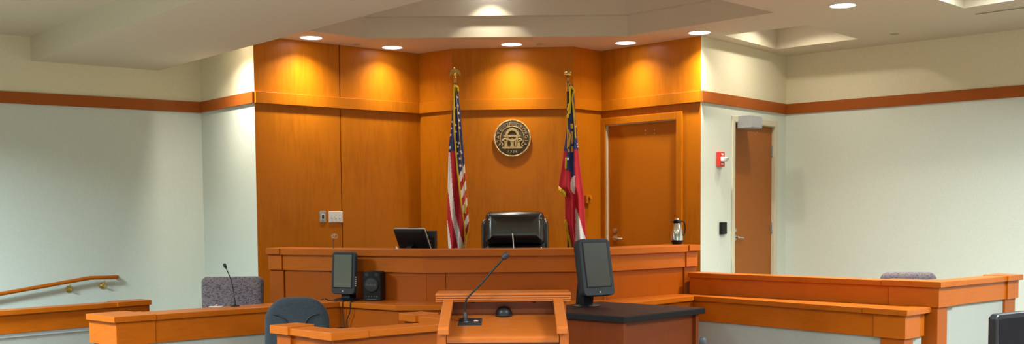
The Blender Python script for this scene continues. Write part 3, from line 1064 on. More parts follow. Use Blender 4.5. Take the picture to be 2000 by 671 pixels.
# cables from the monitor over the counter edge
def cable(label, px, name='monitor_cable'):
    pts = smoothpts(px, 6)
    o = obj(name, tube(B(), pts, .0045, 7), CABLE)
    o.data.polygons.foreach_set('use_smooth', [True] * len(o.data.polygons))
    return tag(o, label, 'cable', 'cables of the left monitor')


ke = offs(KP, -.006)
def edge_pt(t, z, d=-.006):
    a, b_ = offs(KP, d)[2], offs(KP, d)[3]
    p = a + (b_ - a) * t
    return Vector((p.x, p.y, z))


for (t0, t1, lab, zt_) in ((.055, .10, 'left one of two black cables hanging over the edge of the low counter', .62), (.20, .155, 'right one of two black cables hanging over the edge of the low counter', .60)):
    z1 = ZK + .0055
    cable(lab, [edge_pt(t0 + .12, z1, .20), edge_pt(t0 + .04, z1, .12), edge_pt(t0, z1, .04), edge_pt(t0, z1 + .002, .0), edge_pt(t0, ZK - .02, -.008), edge_pt(t0 - .008, ZK - .08, -.008), edge_pt(t1 - .03, ZK - .17, -.007), edge_pt(t1, ZK - .3, -.007), edge_pt(t1, .3, -.007), edge_pt(t1, .004, -.007)])
q0 = P(630, 583, ZK + .005)
cable('thin black cable looping left along the low counter top beside the left monitor', [P(658, 587.2, ZK + .005), P(650, 586.4, ZK + .005), P(642, 585.5, ZK + .005), P(634, 582.6, ZK + .02), P(627, 584.5, ZK + .005)])

# ------------------------------------------------------------------ right desk
ZD = .90
def dz(x, y): return P(x, y, ZD).xy
F_, Rr, Bk = dz(1218.4, 618), dz(1378, 600.5), dz(1172, 588)
Lf = Bk + F_ - Rr
dk = thing('reporter_desk', 'square wooden desk with black laminate top, right of the lectern', 'desk', (*((F_ + Bk) / 2), 0))
def inset(poly, d):
    return offs_closed(poly, d)
def offs_closed(poly, d):
    c = sum(poly, Vector((0, 0))) / len(poly)
    out = []
    n = len(poly)
    for i in range(n):
        a, b_, c_ = poly[i - 1], poly[i], poly[(i + 1) % n]
        t1, t2 = (b_ - a).normalized(), (c_ - b_).normalized()
        n1, n2 = Vector((-t1.y, t1.x)), Vector((-t2.y, t2.x))
        if n1.dot(c - b_) < 0: n1.negate()
        if n2.dot(c - b_) < 0: n2.negate()
        bb = (n1 + n2).normalized()
        out.append(b_ + bb * (d / bb.dot(n1)))
    return out


dp = [Lf, F_, Rr, Bk]
obj('desk_top', prism(B(), offs_closed(dp, .002), ZD - .004, ZD), DESKT, dk, True)
obj('edge_band', prism(B(), dp, ZD - .042, ZD - .003), EDGEB, dk, True, bevel=.003)['label'] = 'black edge'
ip = offs_closed(dp, .035)
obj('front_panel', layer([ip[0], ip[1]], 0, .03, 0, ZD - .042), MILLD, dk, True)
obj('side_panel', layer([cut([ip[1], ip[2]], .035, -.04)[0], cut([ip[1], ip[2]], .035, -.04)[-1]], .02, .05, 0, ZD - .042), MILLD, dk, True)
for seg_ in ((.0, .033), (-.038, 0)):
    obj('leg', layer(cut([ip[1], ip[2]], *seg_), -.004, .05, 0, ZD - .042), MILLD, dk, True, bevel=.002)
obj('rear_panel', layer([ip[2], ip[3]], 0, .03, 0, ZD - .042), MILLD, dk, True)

# ------------------------------------------------------------------ things on the bench
# tilted-back monitor seen from behind
bc = PD(808, 466, 9.42)
jm = thing('desk_monitor', "black flat monitor seen from behind, leaning on the judge's bench left of the striped flag", 'monitor', (bc.x - .025, 9.55, 1.09), math.radians(148))
tl = Matrix.Translation((0, -.02, .25)) @ Matrix.Rotation(math.radians(-27), 4, 'X')
b = B()
pillow(b, .335, .29, .012, [(.0, -.012), (0, .012), (.012, .02), (.03, .027)], M=tl, n=4)
obj('housing', b, BLACK, jm, smooth='auto')
obj('screen', bx(-.15, .15, -.0135, -.011, -.125, .125, tl), SCRBLK, jm)
ed = B()
pillow(ed, .339, .294, .012, [(.001, -.0125), (0, -.011), (0, .0), (.001, .001)], M=tl, n=4)
obj('rim', ed, GREYP, jm, smooth='auto')['label'] = 'grey rim'
obj('stand_arm', extrude_yz(B(), [(-.01, .01), (.06, .01), (.05, .22), (.0, .25)], -.03, .03), BLACK, jm, bevel=.004)
obj('stand_base', lathe(B(), [(.09, 0), (.09, .006), (.05, .014), (.001, .016)], 28), BLACK, jm, smooth='auto')
# slim black box
q = PD(841, 470, 9.72)
bxr = thing('desk_speaker', 'slim black box with faint amber marks behind the tilted monitor on the bench', 'speaker', (q.x, 9.72, 1.0), math.radians(-8))
zt_ = PD(843, 450, 9.66).z - 1.0
sk2 = obj('cabinet', bx(-.05, .05, -.05, .05, 0.09, zt_), BLACKM, bxr, bevel=.004)
for (x, z) in ((.005, .26), (-.01, .225), (.012, .225), (.0, .19)):
    obj('mark', bx(x - .007, x + .007, -.0515, -.049, z + .10 - .004, z + .10 + .004), AMBER, sk2)
bxr.location.z = 1.0
# paper scrap
q = PD(775, 484, 9.2)
pp = B()
Mx = rot_frame((q.x, 9.22, 1.3005), .3)
extrude_xz(pp, [(-.012, 0), (.014, 0), (.006, .012), (-.008, .03)], -.002, .002, M=Mx)
tag(obj('paper_scrap', pp, WHITEP), "tiny white scrap of paper standing on the judge's bench left of the tilted monitor", 'paper')
# memo clip holder: wire stem with looped wire head
q = PD(651.5, 486, 9.45)
mh = thing('memo_holder', 'wire memo holder with looped wire top on the left end of the bench', 'memo holder', (q.x, 9.45, ZBN if False else 1.09))
zb = 0
top = PD(653, 461, 9.45) - mh.location
stem_b = Vector((0, 0, .012))
obj('stem', tube(B(), smoothpts([stem_b, (0, 0, .2), (0.003, 0, top.z - .02)]), .004, 8), POLEW, mh, smooth=True)
wr = B()
for i in range(4):
    a = i * .8
    c = Vector((top.x - .008 + .014 * math.cos(i * 1.7), 0, top.z + .006 * math.sin(i * 2.1)))
    rr = .022 - .003 * i
    tube(wr, [c + Vector((rr * math.cos(u) * math.cos(a), rr * math.cos(u) * math.sin(a), rr * .8 * math.sin(u))) for u in [2 * PI * s / 20 for s in range(21)]], .0013, 6)
obj('wire_loops', wr, STEEL, mh, smooth=True)
obj('foot', lathe(B(), [(.035, 0), (.035, .008), (.01, .014), (.001, .015)], 20), POLEW, mh, smooth='auto')

# carafe
q = P(1322.5, 473.5, ZBN + .003)
YC = 9.86
q = PD(1322.5, 473, YC)
cf = thing('thermal_carafe', 'polished steel coffee carafe with black lid and handle on the right end of the bench', 'carafe', (q.x, YC, ZBN + .003), 0)
H = (473 - 423) * YC / FPX
s_ = YC / FPX
obj('body', lathe(B(), [(.052, .008 * 4), (.0525, .06), (.050, .10), (.046, .13), (.039, .165), (.033, .19), (.032, .195)], 32), CHROME, cf, smooth='auto')
obj('base', lathe(B(), [(.040, 0), (.047, .008), (.056, .032), (.056, .036), (.050, .038)], 32), BLACK, cf, smooth='auto')
lidb = B()
lathe(lidb, [(.033, .190), (.036, .196), (.036, .208), (.030, .222), (.016, .229), (.001, .230)], 28)
lid = obj('lid', lidb, BLACK, cf, smooth='auto')
obj('spout', extrude_xz(B(), [(-.030, .199), (-.030, .211), (-.062, .210), (-.060, .205)], -.012, .012), BLACK, lid, bevel=.002)
obj('lid_button', lathe(B(), [(.018, .2285), (.016, .232), (.001, .2335)], 18), STEEL, lid, smooth='auto')
obj('handle', tube(B(), smoothpts([(.032, 0, .206), (.055, 0, .208), (.068, 0, .190), (.073, 0, .15), (.071, 0, .11), (.060, 0, .085), (.047, 0, .086)]), .006, 8), BLACK, cf, smooth=True)


# ------------------------------------------------------------------ wall-mounted things
def mount(name, label, cat, x, y, A, Bp, group=None):
    p = PW(x, y, A, Bp)
    return thing(name, label, cat, p, ang(A, Bp), group)


sd = mount('dimmer_plate', 'narrow grey wall plate with black slider, left of the white switch plate', 'switch', 630, 422.5, W0, W1)
obj('plate', bx(-.036, .036, -.007, 0, -.058, .058), GREYP, sd, bevel=.003)
obj('slider', bx(-.011, .011, -.013, -.006, -.022, .020), BLACKM, sd, bevel=.002)
obj('slider_frame', bx(-.016, .016, -.0085, -.006, -.030, .028), WHITEP, sd)
sw = mount('switch_plate', 'white wall plate with three toggle switches on the left wood panel', 'switch', 655.3, 423, W0, W1)
obj('plate', bx(-.083, .083, -.007, 0, -.058, .058), WHITEP, sw, bevel=.003)
for i in (-1, 0, 1):
    tg = obj('toggle', bx(-.005 + i * .046, .005 + i * .046, -.018, -.006, -.014, .004), WHITEP, sw, bevel=.002)
    obj('toggle_slot', bx(-.008 + i * .046, .008 + i * .046, -.0078, -.006, -.016, .012), GREYP, tg)

fa = mount('fire_alarm', 'red fire alarm with white strobe on the white wall left of the right door', 'fire alarm', 1404, 311, R0, V1)
obj('housing', bx(-.055, .055, -.04, 0, -.075, .075), RED, fa, bevel=.006)
obj('strobe', bx(-.040, .050, -.075, -.04, -.022, .022), WHITEP, fa, bevel=.006)
obj('strobe_bulb', bx(.0, .045, -.092, -.075, -.012, .012), CHROME, fa, bevel=.004)
b = B()
merge(b, text_mesh('FIRE', .030, .001), Matrix.Translation((0, -.041, .048)) @ R90)
merge(b, text_mesh('FIRE', .030, .001), Matrix.Translation((0, -.041, -.050)) @ R90)
obj('lettering', b, FWHITE, fa)
cr_ = mount('card_reader', 'black card reader on the white wall left of the right door lever', 'card reader', 1409.5, 445, R0, V1)
obj('housing', bx(-.055, .055, -.035, 0, -.062, .062), BLACK, cr_, bevel=.008)
obj('indicator', bx(-.008, .008, -.037, -.034, .04, .046), CHAR, cr_)
q = PW(1447, 241, R0, V1)
mb = mount('door_closer', 'grey metal box mounted at the top of the right red brown door', 'door closer', 1450, 240, R0, V1)
obj('housing', bx(-.125, .125, -.165, 0, -.062, .066), GREYBOX, mb, bevel=.004)
obj('cover_plate', bx(-.118, .118, -.168, -.16, -.055, .059), GREYBOX, mb, bevel=.002)
# wooden block on the wall behind the right flag
wb = mount('wall_hook', 'small wooden hook block on the wall behind the right flag', 'hook', 1144, 389, C1, R1)
obj('block', bx(-.045, .045, -.05, 0, -.045, .045), PANEL, wb, bevel=.006)
obj('peg', tube(B(), [(0, -.05, .015), (0, -.075, .022)], [.016, .02], 12), PANEL, wb, smooth='auto')

# ---- seal
cs = PW(1000.8, 270, C0, C1)
se = thing('wall_seal', 'round bronze seal reading STATE OF GEORGIA 1776 on the center wood wall', 'seal', cs, ang(C0, C1))
RS = 36.3 * cs.y / FPX
obj('disc', lathe(B(), [(RS * .95, 0), (RS * .95, .018), (RS * .90, .022), (.001, .022)], 64, R90), BRONZE, se, smooth='auto')
b = B()
N_ = 78
for i in range(N_):
    a = 2 * PI * i / N_
    c = Vector((RS * .955 * math.cos(a), -.020, RS * .955 * math.sin(a)))
    tdir = Vector((-math.sin(a), 0, math.cos(a))); rdir = Vector((math.cos(a), 0, math.sin(a)))
    dd = (tdir * .75 + rdir * .66).normalized()
    tube(b, [c - dd * .012, c - dd * .006, c + dd * .006, c + dd * .012], [.002, .0065, .0065, .002], 6)
obj('rope_rim', b, BRONZEL, se, smooth=True)
b = B()
for rr, wd in ((.635, .004),):
    pts = [(RS * rr * math.cos(u), -.024, RS * rr * math.sin(u)) for u in [(-.14 + 1.28 * i / 48) * PI for i in range(49)]]
    tube(b, pts, wd, 6)
obj('inner_ring', b, BRONZEL, se, smooth=True)
b = B()
txt = 'STATE OF GEORGIA'
a0, a1_ = 205, -25
for i, ch in enumerate(txt):
    if ch == ' ': continue
    a = math.radians(a0 + (a1_ - a0) * i / (len(txt) - 1))
    Mx = R90 @ Matrix.Translation((RS * .755 * math.cos(a), RS * .755 * math.sin(a), .024)) @ Matrix.Rotation(a - PI / 2, 4, 'Z')
    merge(b, text_mesh(ch, RS * .235, .003), Mx)
for i, ch in enumerate('1776'):
    a = math.radians(-107 + 11.3 * i)
    Mx = R90 @ Matrix.Translation((RS * .735 * math.cos(a), RS * .735 * math.sin(a), .024)) @ Matrix.Rotation(a + PI / 2, 4, 'Z')
    merge(b, text_mesh(ch, RS * .20, .003), Mx)
obj('lettering', b, BRONZEL, se)
b = B()
U = RS
def rb(x0, x1, z0, z1, y=.030): box(b, x0 * U, x1 * U, -y, -.021, z0 * U, z1 * U)
arcp = [(.36 * U * math.cos(u), .16 * U + .38 * U * math.sin(u)) for u in [PI * i / 20 for i in range(21)]] + [(.24 * U * math.cos(u), .16 * U + .25 * U * math.sin(u)) for u in [PI - PI * i / 20 for i in range(21)]]
extrude_xz(b, arcp, -.031, -.021)
rb(-.46, .46, .09, .16); rb(-.40, .40, .055, .09, .027)
for xc in (-.34, 0, .34):
    rb(xc - .075, xc + .075, -.40, -.20); rb(xc - .10, xc + .10, -.22, -.17); rb(xc - .095, xc + .095, -.45, -.39)
rb(-.055, .055, -.18, .0)
rb(-.55, .55, -.53, -.455); rb(-.47, .47, -.56, -.53, .027)
# draped banner across the middle column
dr = [(.30 * U * math.cos(u), .06 * U + .22 * U * math.sin(u)) for u in [PI + PI * i / 16 for i in range(17)]] + [(.22 * U * math.cos(u), .06 * U + .11 * U * math.sin(u)) for u in [2 * PI - PI * i / 16 for i in range(17)]]
extrude_xz(b, dr, -.032, -.021)
for s in (-1, 1):
    tube(b, smoothpts([(s * .52 * U, -.027, -.13 * U), (s * .44 * U, -.027, -.04 * U), (s * .30 * U, -.027, -.06 * U), (s * .28 * U, -.027, -.17 * U)]), .0085, 7)
    tube(b, smoothpts([(s * .50 * U, -.027, -.10 * U), (s * .38 * U, -.027, -.16 * U), (s * .36 * U, -.027, -.20 * U)]), .007, 7)
    tube(b, [(s * .56 * U, -.026, -.20 * U), (s * .50 * U, -.026, -.33 * U), (s * .56 * U, -.026, -.42 * U)], .006, 6)
tube(b, [(.185 * U, -.027, -.43 * U), (.185 * U, -.027, -.25 * U), (.185 * U, -.027, -.13 * U)], [.008, .010, .006], 7)
obj('arch_emblem', b, BRONZEL, se)


# ------------------------------------------------------------------ flags
def flag(name, label, polepx, Y, outline, colorfn, mats, topkind, extra):
    base = PD(polepx[0], polepx[1], Y)
    root = thing(name, label, 'flag', (base.x, Y, LANDZ))
    inv = Vector((base.x, Y, LANDZ))
    def loc(x, y, dy=0):
        p = PD(x, y, Y) - inv
        return Vector((p.x, dy, p.z))
    ztop = loc(polepx[0], outline[0][0]).z
    obj('pole', tube(B(), [(0, 0, .05), (0, 0, ztop + .03)], .0145, 14), POLEW, root, smooth='auto')
    obj('stand', lathe(B(), [(.16, 0), (.165, .012), (.14, .03), (.05, .045), (.03, .09), (.022, .10), (.022, .16), (.001, .161)], 32), BRASS, root, smooth='auto')
    nu, nv = 44, 150
    ys = [outline[0][0] + (outline[-1][0] - outline[0][0]) * j / nv for j in range(nv + 1)]
    def at(y):
        for a, b_ in zip(outline[:-1], outline[1:]):
            if a[0] <= y <= b_[0]:
                t = (y - a[0]) / (b_[0] - a[0])
                return a[1] + (b_[1] - a[1]) * t, a[2] + (b_[2] - a[2]) * t
        return outline[-1][1], outline[-1][2]
    def depth(u, y, w):
        g = (y - outline[0][0]) / (outline[-1][0] - outline[0][0])
        d = .42 * w * math.sin(PI * u) ** .6
        amp = (.05 + .10 * g) * w
        return -(d + amp * math.cos(2 * PI * (2.6 * u + .35 * g)) * math.sin(PI * u) ** .5 + .03 * w * math.sin(17 * g + 9 * u))
    def S(u, y, lift=0):
        xl, xr = at(y)
        p0_ = loc(xl, y); p1_ = loc(xr, y)
        w = (p1_ - p0_).length
        p = p0_ + (p1_ - p0_) * u
        p.y = depth(u, y, w) - lift
        return p
    def Sx(x, y, lift=0):
        xl, xr = at(y)
        return S(max(0, min(1, (x - xl) / max(xr - xl, .1))), y, lift)
    b = B()
    rows = []
    for y in ys:
        fr_ = [b.verts.new(S(i / nu, y)) for i in range(nu + 1)]
        xl, xr = at(y)
        p0_ = loc(xl, y); p1_ = loc(xr, y); w = (p1_ - p0_).length
        bk = []
        for i in range(1, nu // 2):
            u = 1 - i / (nu // 2)
            p = p0_ + (p1_ - p0_) * u
            p.y = .22 * w * math.sin(PI * u) + .02 * w * math.sin(11 * u)
            bk.append(b.verts.new(p))
        rows.append(fr_ + bk)
    K = len(rows[0])
    for j in range(nv):
        y = (ys[j] + ys[j + 1]) / 2
        xl, xr = at(y)
        for i in range(K):
            i2 = (i + 1) % K
            f = b.faces.new((rows[j][i], rows[j][i2], rows[j + 1][i2], rows[j + 1][i]))
            u = (i + .5) / nu if i < nu else 1 - (i - nu + .5) / (nu // 2)
            f.material_index = colorfn(xl + (xr - xl) * u, y, u)
            f.smooth = True
    b.faces.new(rows[0]); b.faces.new(rows[-1][::-1])
    extra('cloth', b, Sx, S)
    cl = obj('cloth', b, mats, root)
    extra('parts', root, Sx, loc)
    return root, loc, ztop


def star(b, Sx, x, y, r, mi, rot=0):
    pts = []
    for kx in range(10):
        rr = r if kx % 2 == 0 else r * .42
        a = PI / 2 + kx * PI / 5 + rot
        pts.append(b.verts.new(Sx(x + rr * .8 * math.cos(a), y - rr * math.sin(a), .006)))
    c = b.verts.new(Sx(x, y, .008))
    for i in range(10):
        b.faces.new((c, pts[i], pts[(i + 1) % 10])).material_index = mi


def interp(tab, v):
    if v <= tab[0][0]: return tab[0][1]
    for a, b_ in zip(tab[:-1], tab[1:]):
        if v <= b_[0]:
            return a[1] + (b_[1] - a[1]) * (v - a[0]) / (b_[0] - a[0])
    return tab[-1][1]


def z1(x, y): return 860 + x / 3.195, 280 + y / 3.195
US_OUT = [(168, 886.5, 893.5), (180, 885.8, 895), (215, 883.5, 899), (250, 880.5, 902), (280, 877, 904.5), (320, 875.5, 907.5), (358, 874.5, 910), (400, 873.6, 913), (436, 873.6, 916), (452, 874, 914.5), (470, 874.8, 911.5), (485, 875.6, 909.5)]
US_FR = [(172, 887.6), (200, 887.2), (250, 888.2), (280, 889.7), (320, 893.2), (358, 897.5), (400, 902), (436, 906.5), (470, 909.0)]
def us_col(x, y, u):
    bx_, by = (x - 860) * 3.195, (y - 280) * 3.195
    f = interp(US_FR, y)
    if x < f:
        if by < 52 - (bx_ - 60) * .12: return 2
        r1 = interp([(50, 61), (300, 80), (450, 98), (640, 147)], by)
        r2 = interp([(0, 20), (270, 45), (450, 70), (640, 113)], by)
        r3 = interp([(0, -10), (470, 44), (640, 70)], by)
        if bx_ > r1: return 0
        if bx_ > r2: return 1
        if bx_ > r3: return 0
        return 1
    v = by + 2.4 * (bx_ - 125) - 190
    if v < 0: return 2
    return 1 if int(v // 60) % 2 == 0 else 0


def strip(b, S_, pts, off, th=.007, mi=0):           # flat fringe hanging off an edge
    top = smoothpts([S_(*p) for p in pts], 5)
    n = len(top)
    rows = []
    for i, p in enumerate(top):
        wob = .003 * math.sin(i * 2.3)
        q = p + Vector((off[0], 0, off[1] + wob))
        rows.append([b.verts.new(p), b.verts.new(q + Vector((0, -.003, 0))), b.verts.new(q + Vector((0, th, 0))), b.verts.new(p + Vector((0, th, 0)))])
    for i in range(n - 1):
        for k_ in range(4):
            b.faces.new((rows[i][k_], rows[i][(k_ + 1) % 4], rows[i + 1][(k_ + 1) % 4], rows[i + 1][k_]))
    b.faces.new(rows[0]); b.faces.new(rows[-1][::-1])


def ribbon(b, S_, pts, r, mi=0):
    tube(b, smoothpts([S_(*p) for p in pts], 6), r, 7, mi)


def us_extra(stage, a, Sx, loc):
    if stage == 'cloth':
        def q(x, y): return 860 + x / 3.725, 120 + y / 3.725
        for (x, y, r) in ((122, 262, 3.6), (127, 322, 3.8), (133, 378, 4.0), (138, 430, 4.0), (113, 465, 3.4), (141, 485, 4.0), (116, 512, 3.2), (118, 590, 3.2), (138, 595, 3.6), (150, 655, 3.6), (104, 300, 2.6), (110, 340, 2.6),
                          (80, 487, 3.2), (76, 535, 3.4), (72, 630, 3.6), (86, 440, 2.8)):
            star(a, Sx, *q(x, y), r, 1, .2)
        for (x, y, r) in ((62, 26, 3.8), (110, 65, 3.6), (125, 95, 3.8), (127, 140, 4.2), (112, 22, 3.4), (134, 60, 3.2)):
            star(a, Sx, *z1(x, y), r, 1, -.2)
    else:
        b = B()
        ribbon(b, Sx, [(x, y, .008) for y, x in US_FR], .0092)
        obj('fringe', b, GOLD, a, smooth=True)['label'] = 'gold fringe'
        b = B()
        ribbon(b, Sx, [(916, 436, .004), (915.5, 446, .006), (909.5, 470, .006), (908, 480, .005), (905, 484, .005), (893, 485, .004), (880, 485, .004)], .009)
        obj('fringe', b, GOLD, a, smooth=True)['label'] = 'gold fringe'
        b = B()
        ribbon(b, Sx, [(890, 170, .012), (892, 190, .01), (896, 240, .012), (900, 290, .012), (905, 340, .012), (908.5, 380, .012), (909, 398, .014)], .0028)
        ribbon(b, Sx, [(909, 397, .016), (909.5, 405, .018), (909.5, 417, .016)], [.004] + [.009] * 10 + [.011] * 2)
        tube(b, smoothpts([loc(886.5, 190, -.02), loc(887, 172, -.025), loc(890, 169, -.03), loc(894, 171, -.025), loc(895, 178, -.02)]), .010, 7)
        obj('cord', b, GOLD, a, smooth=True)['label'] = 'gold cord and tassel'


uf, uloc, uz = flag('national_flag', 'furled stars and stripes flag with gold fringe, left of the leather chair', (890.5, 300), 10.6, US_OUT, us_col, [FRED, FWHITE, FBLUE], 'eagle', us_extra)
# eagle finial
zf0 = uz + .03
fer = obj('ferrule', lathe(B(), [(.017, zf0 - .09), (.017, zf0 - .02), (.013, zf0), (.013, zf0 + .035), (.020, zf0 + .04), (.020, zf0 + .05), (.010, zf0 + .06)], 18), BRASS, uf, smooth='auto')
ze = uloc(890, 141).z
b = B()
tube(b, smoothpts([(.004, 0, ze - .055), (.002, -.005, ze - .02), (0, -.01, ze + .015), (-.004, -.018, ze + .035), (-.012, -.026, ze + .040)]), [.005, .007, .009, .010, .011, .012, .012, .013, .013, .013, .012, .011, .010, .009, .009, .010, .010, .010, .010, .009, .008, .007, .005, .003, .002], 10)
for s in (-1, 1):
    outl = [(.004, .010), (.014, .026), (.028, .029), (.041, .016), (.051, -.006), (.057, -.034), (.048, -.024), (.043, -.034), (.036, -.016), (.028, -.022), (.022, -.004), (.010, -.008)]
    extrude_xz(b, [(s * x, ze + z) for x, z in outl], -.010, .002)
obj('eagle_finial', b, BRASS, uf, smooth='auto')

GA_OUT = [(166, 1110.5, 1119.5), (178, 1110.5, 1121), (230, 1109, 1124), (270, 1104.5, 1127.5), (290, 1101, 1129.5), (320, 1097.5, 1132.5), (360, 1091, 1138), (366, 1090.5, 1139), (382, 1103.2, 1140.5), (425, 1103.4, 1143), (440, 1103.8, 1144), (460, 1108, 1144.6), (487, 1115, 1145)]
def ga_col(x, y, u):
    X, Y_ = (x - 1080) * 3.195, (y - 280) * 3.195
    if Y_ < 18: return 2 if not (Y_ > -30 and X < 72) else 0
    if X < 82: return 0 if Y_ > 48 else 2
    if X < 131:
        if X < 108 and Y_ < 165 + (X - 82) * .5: return 2
        if X >= 108 and Y_ < 205 + (X - 108) * .6 and not (Y_ > 40 and X > 128): 
            if ((X - 137) / 30) ** 2 + ((Y_ - 258) / 57) ** 2 < 1: return 1
            return 2
    if X < 134 and ((X - 137) / 31) ** 2 + ((Y_ - 258) / 57) ** 2 < 1: return 1
    if X > 138 and Y_ > 398 and X < 140 + (Y_ - 398) * .325: return 1
    if X > 131 and Y_ < 40: return 2
    return 0


def ga_extra(stage, a, Sx, loc):
    def q(x, y): return 1080 + x / 3.725, 120 + y / 3.725
    if stage == 'cloth':
        star(a, Sx, *z1(91 + 702.9, 97), 4.2, 1)
        star(a, Sx, *q(166, 470), 2.4, 1); star(a, Sx, *q(176, 600), 2.4, 1); star(a, Sx, *q(180, 618), 2.4, 1)
        # gold embroidery
        for pts, r in (([(113, 500), (120, 540), (114, 590), (110, 625)], .010), ([(134, 455), (136, 490)], .014), ([(137, 510), (138, 560), (136, 600)], .013), ([(136, 620), (137, 660)], .012), ([(110, 640), (114, 660)], .009), ([(128, 650), (140, 655)], .008)):
            tube(a, smoothpts([Sx(*q(*p), .001) for p in pts], 4), r, 6, 3)
    else:
        b = B()
        ribbon(b, Sx, [(*q(148, 220), .008), (*q(140, 270), .008), (*q(146, 330), .008), (*q(152, 400), .008), (*q(157, 470), .008), (*q(162, 560), .006)], .009)
        def z(x, y): return 1080 + x / 3.195, 280 + y / 3.195
        obj('fringe', b, GOLD, a, smooth=True)['label'] = 'gold fringe'
        b = B()
        strip(b, Sx, [(*z(32, 262), .008), (*z(48, 276), .01), (*z(62, 288), .01), (*z(79, 300), .008)], (-.002, -.052))
        obj('fringe', b, GOLD, a, smooth=True)['label'] = 'gold fringe'
        b = B()
        strip(b, Sx, [(*z(82, 470), .008), (*z(90, 505), .008), (*z(96, 545), .008), (*z(108, 590), .008), (*z(120, 650), .008)], (-.022, -.022))
        obj('fringe', b, GOLD, a, smooth=True)['label'] = 'gold fringe'
        b = B()
        ribbon(b, Sx, [(*z(81, 90), .006), (*z(79, 160), .006)], .010)
        obj('fringe', b, GOLD, a, smooth=True)['label'] = 'gold fringe'
        b = B()
        tube(b, smoothpts([loc(*q(122, 380), -.03), loc(*q(124, 250), -.035), loc(*q(128, 185), -.035), loc(*q(142, 200), -.04), loc(*q(152, 210), -.035), loc(*q(150, 232), -.03)]), .010, 8)
        tube(b, smoothpts([loc(*q(112, 310), -.035), loc(*q(116, 330), -.04), loc(*q(108, 350), -.04), loc(*q(114, 372), -.04), loc(*q(106, 395), -.04), loc(*q(107, 412), -.035)]), .0105, 8)
        tube(b, smoothpts([loc(*q(104, 415), -.03), loc(*q(103, 480), -.035), loc(*q(104, 560), -.05), loc(*q(101, 640), -.06)]), .0035, 6)
        obj('cord', b, GOLD, a, smooth=True)['label'] = 'gold cord and tassel'


gf, gloc, gz = flag('state_flag', 'furled red, white and blue flag with gold emblem, left of the wood paneled door', (1110, 300), 10.6, GA_OUT, ga_col, [FRED, FWHITE, FBLUE, FGOLD], 'ball', ga_extra)
zb0 = gz + .03
zball = gloc(1117.5, 144).z
xb = gloc(1117.5, 144).x
fer = obj('ferrule', lathe(B(), [(.017, zb0 - .09), (.016, zb0 - .02), (.012, zb0 + .01), (.010, zball - .045)], 18), BRASS, gf, smooth='auto')
fer.rotation_euler = (0, 0, 0)
obj('ball_finial', lathe(B(), [(.001, zball - .036)] + [(.036 * math.sin(a), zball - .036 * math.cos(a)) for a in [PI * i / 14 for i in range(1, 14)]] + [(.001, zball + .036)], 22), BRASS, gf, smooth=True)

# ------------------------------------------------------------------ counsel table with monitor and microphone, nearest the camera at right
TX, TY = 1.72, 4.15
tb = thing('counsel_table', 'wooden counsel table under the black monitor at the lower right', 'table', (TX, TY, 0), math.radians(-12))
obj('table_top', bx(-.95, .75, -.45, .45, .71, .745), MILL, tb, bevel=.004)
for sx_ in (-.88, .68):
    for sy_ in (-.38, .38):
        obj('leg', bx(sx_ - .03, sx_ + .03, sy_ - .03, sy_ + .03, 0, .71), MILLV, tb, bevel=.003)
obj('modesty_panel', bx(-.85, .65, .30, .32, .25, .71), MILLV, tb)
a_ = PD(1938, 613, 4.05); b_2 = PD(2004, 603, 4.12)
fm = thing('flat_monitor', 'black flat screen monitor cut off by the lower right corner of the photo', 'monitor', (a_.x + .18, 4.05 + .125, .745), math.radians(35))
hh = a_.z - .745
b = B()
pillow(b, .44, .34, .022, [(.003, -.018), (0, -.014), (0, .010), (.012, .022), (.05, .035)], M=Matrix.Translation((0, 0, hh - .17)), n=6)
obj('housing', b, BLACK, fm, smooth='auto')
obj('screen', bx(-.20, .20, -.0195, -.015, -.145, .150, Matrix.Translation((0, 0, hh - .17))), SCRBLK, fm)
obj('stand_arm', bx(-.03, .03, .02, .05, .01, hh - .15), BLACK, fm, bevel=.004)
obj('stand_base', lathe(B(), [(.11, 0), (.11, .008), (.06, .016), (.001, .018)], 28, Matrix.Translation((0, .02, 0))), BLACK, fm, smooth='auto')
tp_ = PD(1374, 676, 4.15); tb0 = PD(1377, 800, 4.15)
zt0 = .746
mx0 = PD(1377, 836, 4.15)
mm = [Vector((PD(1379, 836, 4.15).x, 4.15, zt0)), Vector((PD(1379, 790, 4.15).x, 4.15, .84)), PD(1378, 720, 4.15), PD(1374, 676, 4.15)]
t = thing('gooseneck_microphone', 'black microphone tip just showing below the right desk at the bottom edge', 'microphone', mm[0])
sm = smoothpts(mm, 6)
obj('gooseneck', tube(B(), sm, .005, 8), BLACK, t, True, smooth=True)
dirn = (sm[-1] - sm[-3]).normalized()
a = sm[-1]
obj('microphone_head', tube(B(), [a - dirn * .012, a, a + dirn * .025, a + dirn * .034, a + dirn * .038], [.010, .0145, .0145, .011, .004], 14), BLACKM, t, True, smooth='auto')
obj('base_plate', lathe(B(), [(.06, 0), (.06, .012), (.03, .022), (.001, .023)], 24), BLACK, t, smooth='auto')

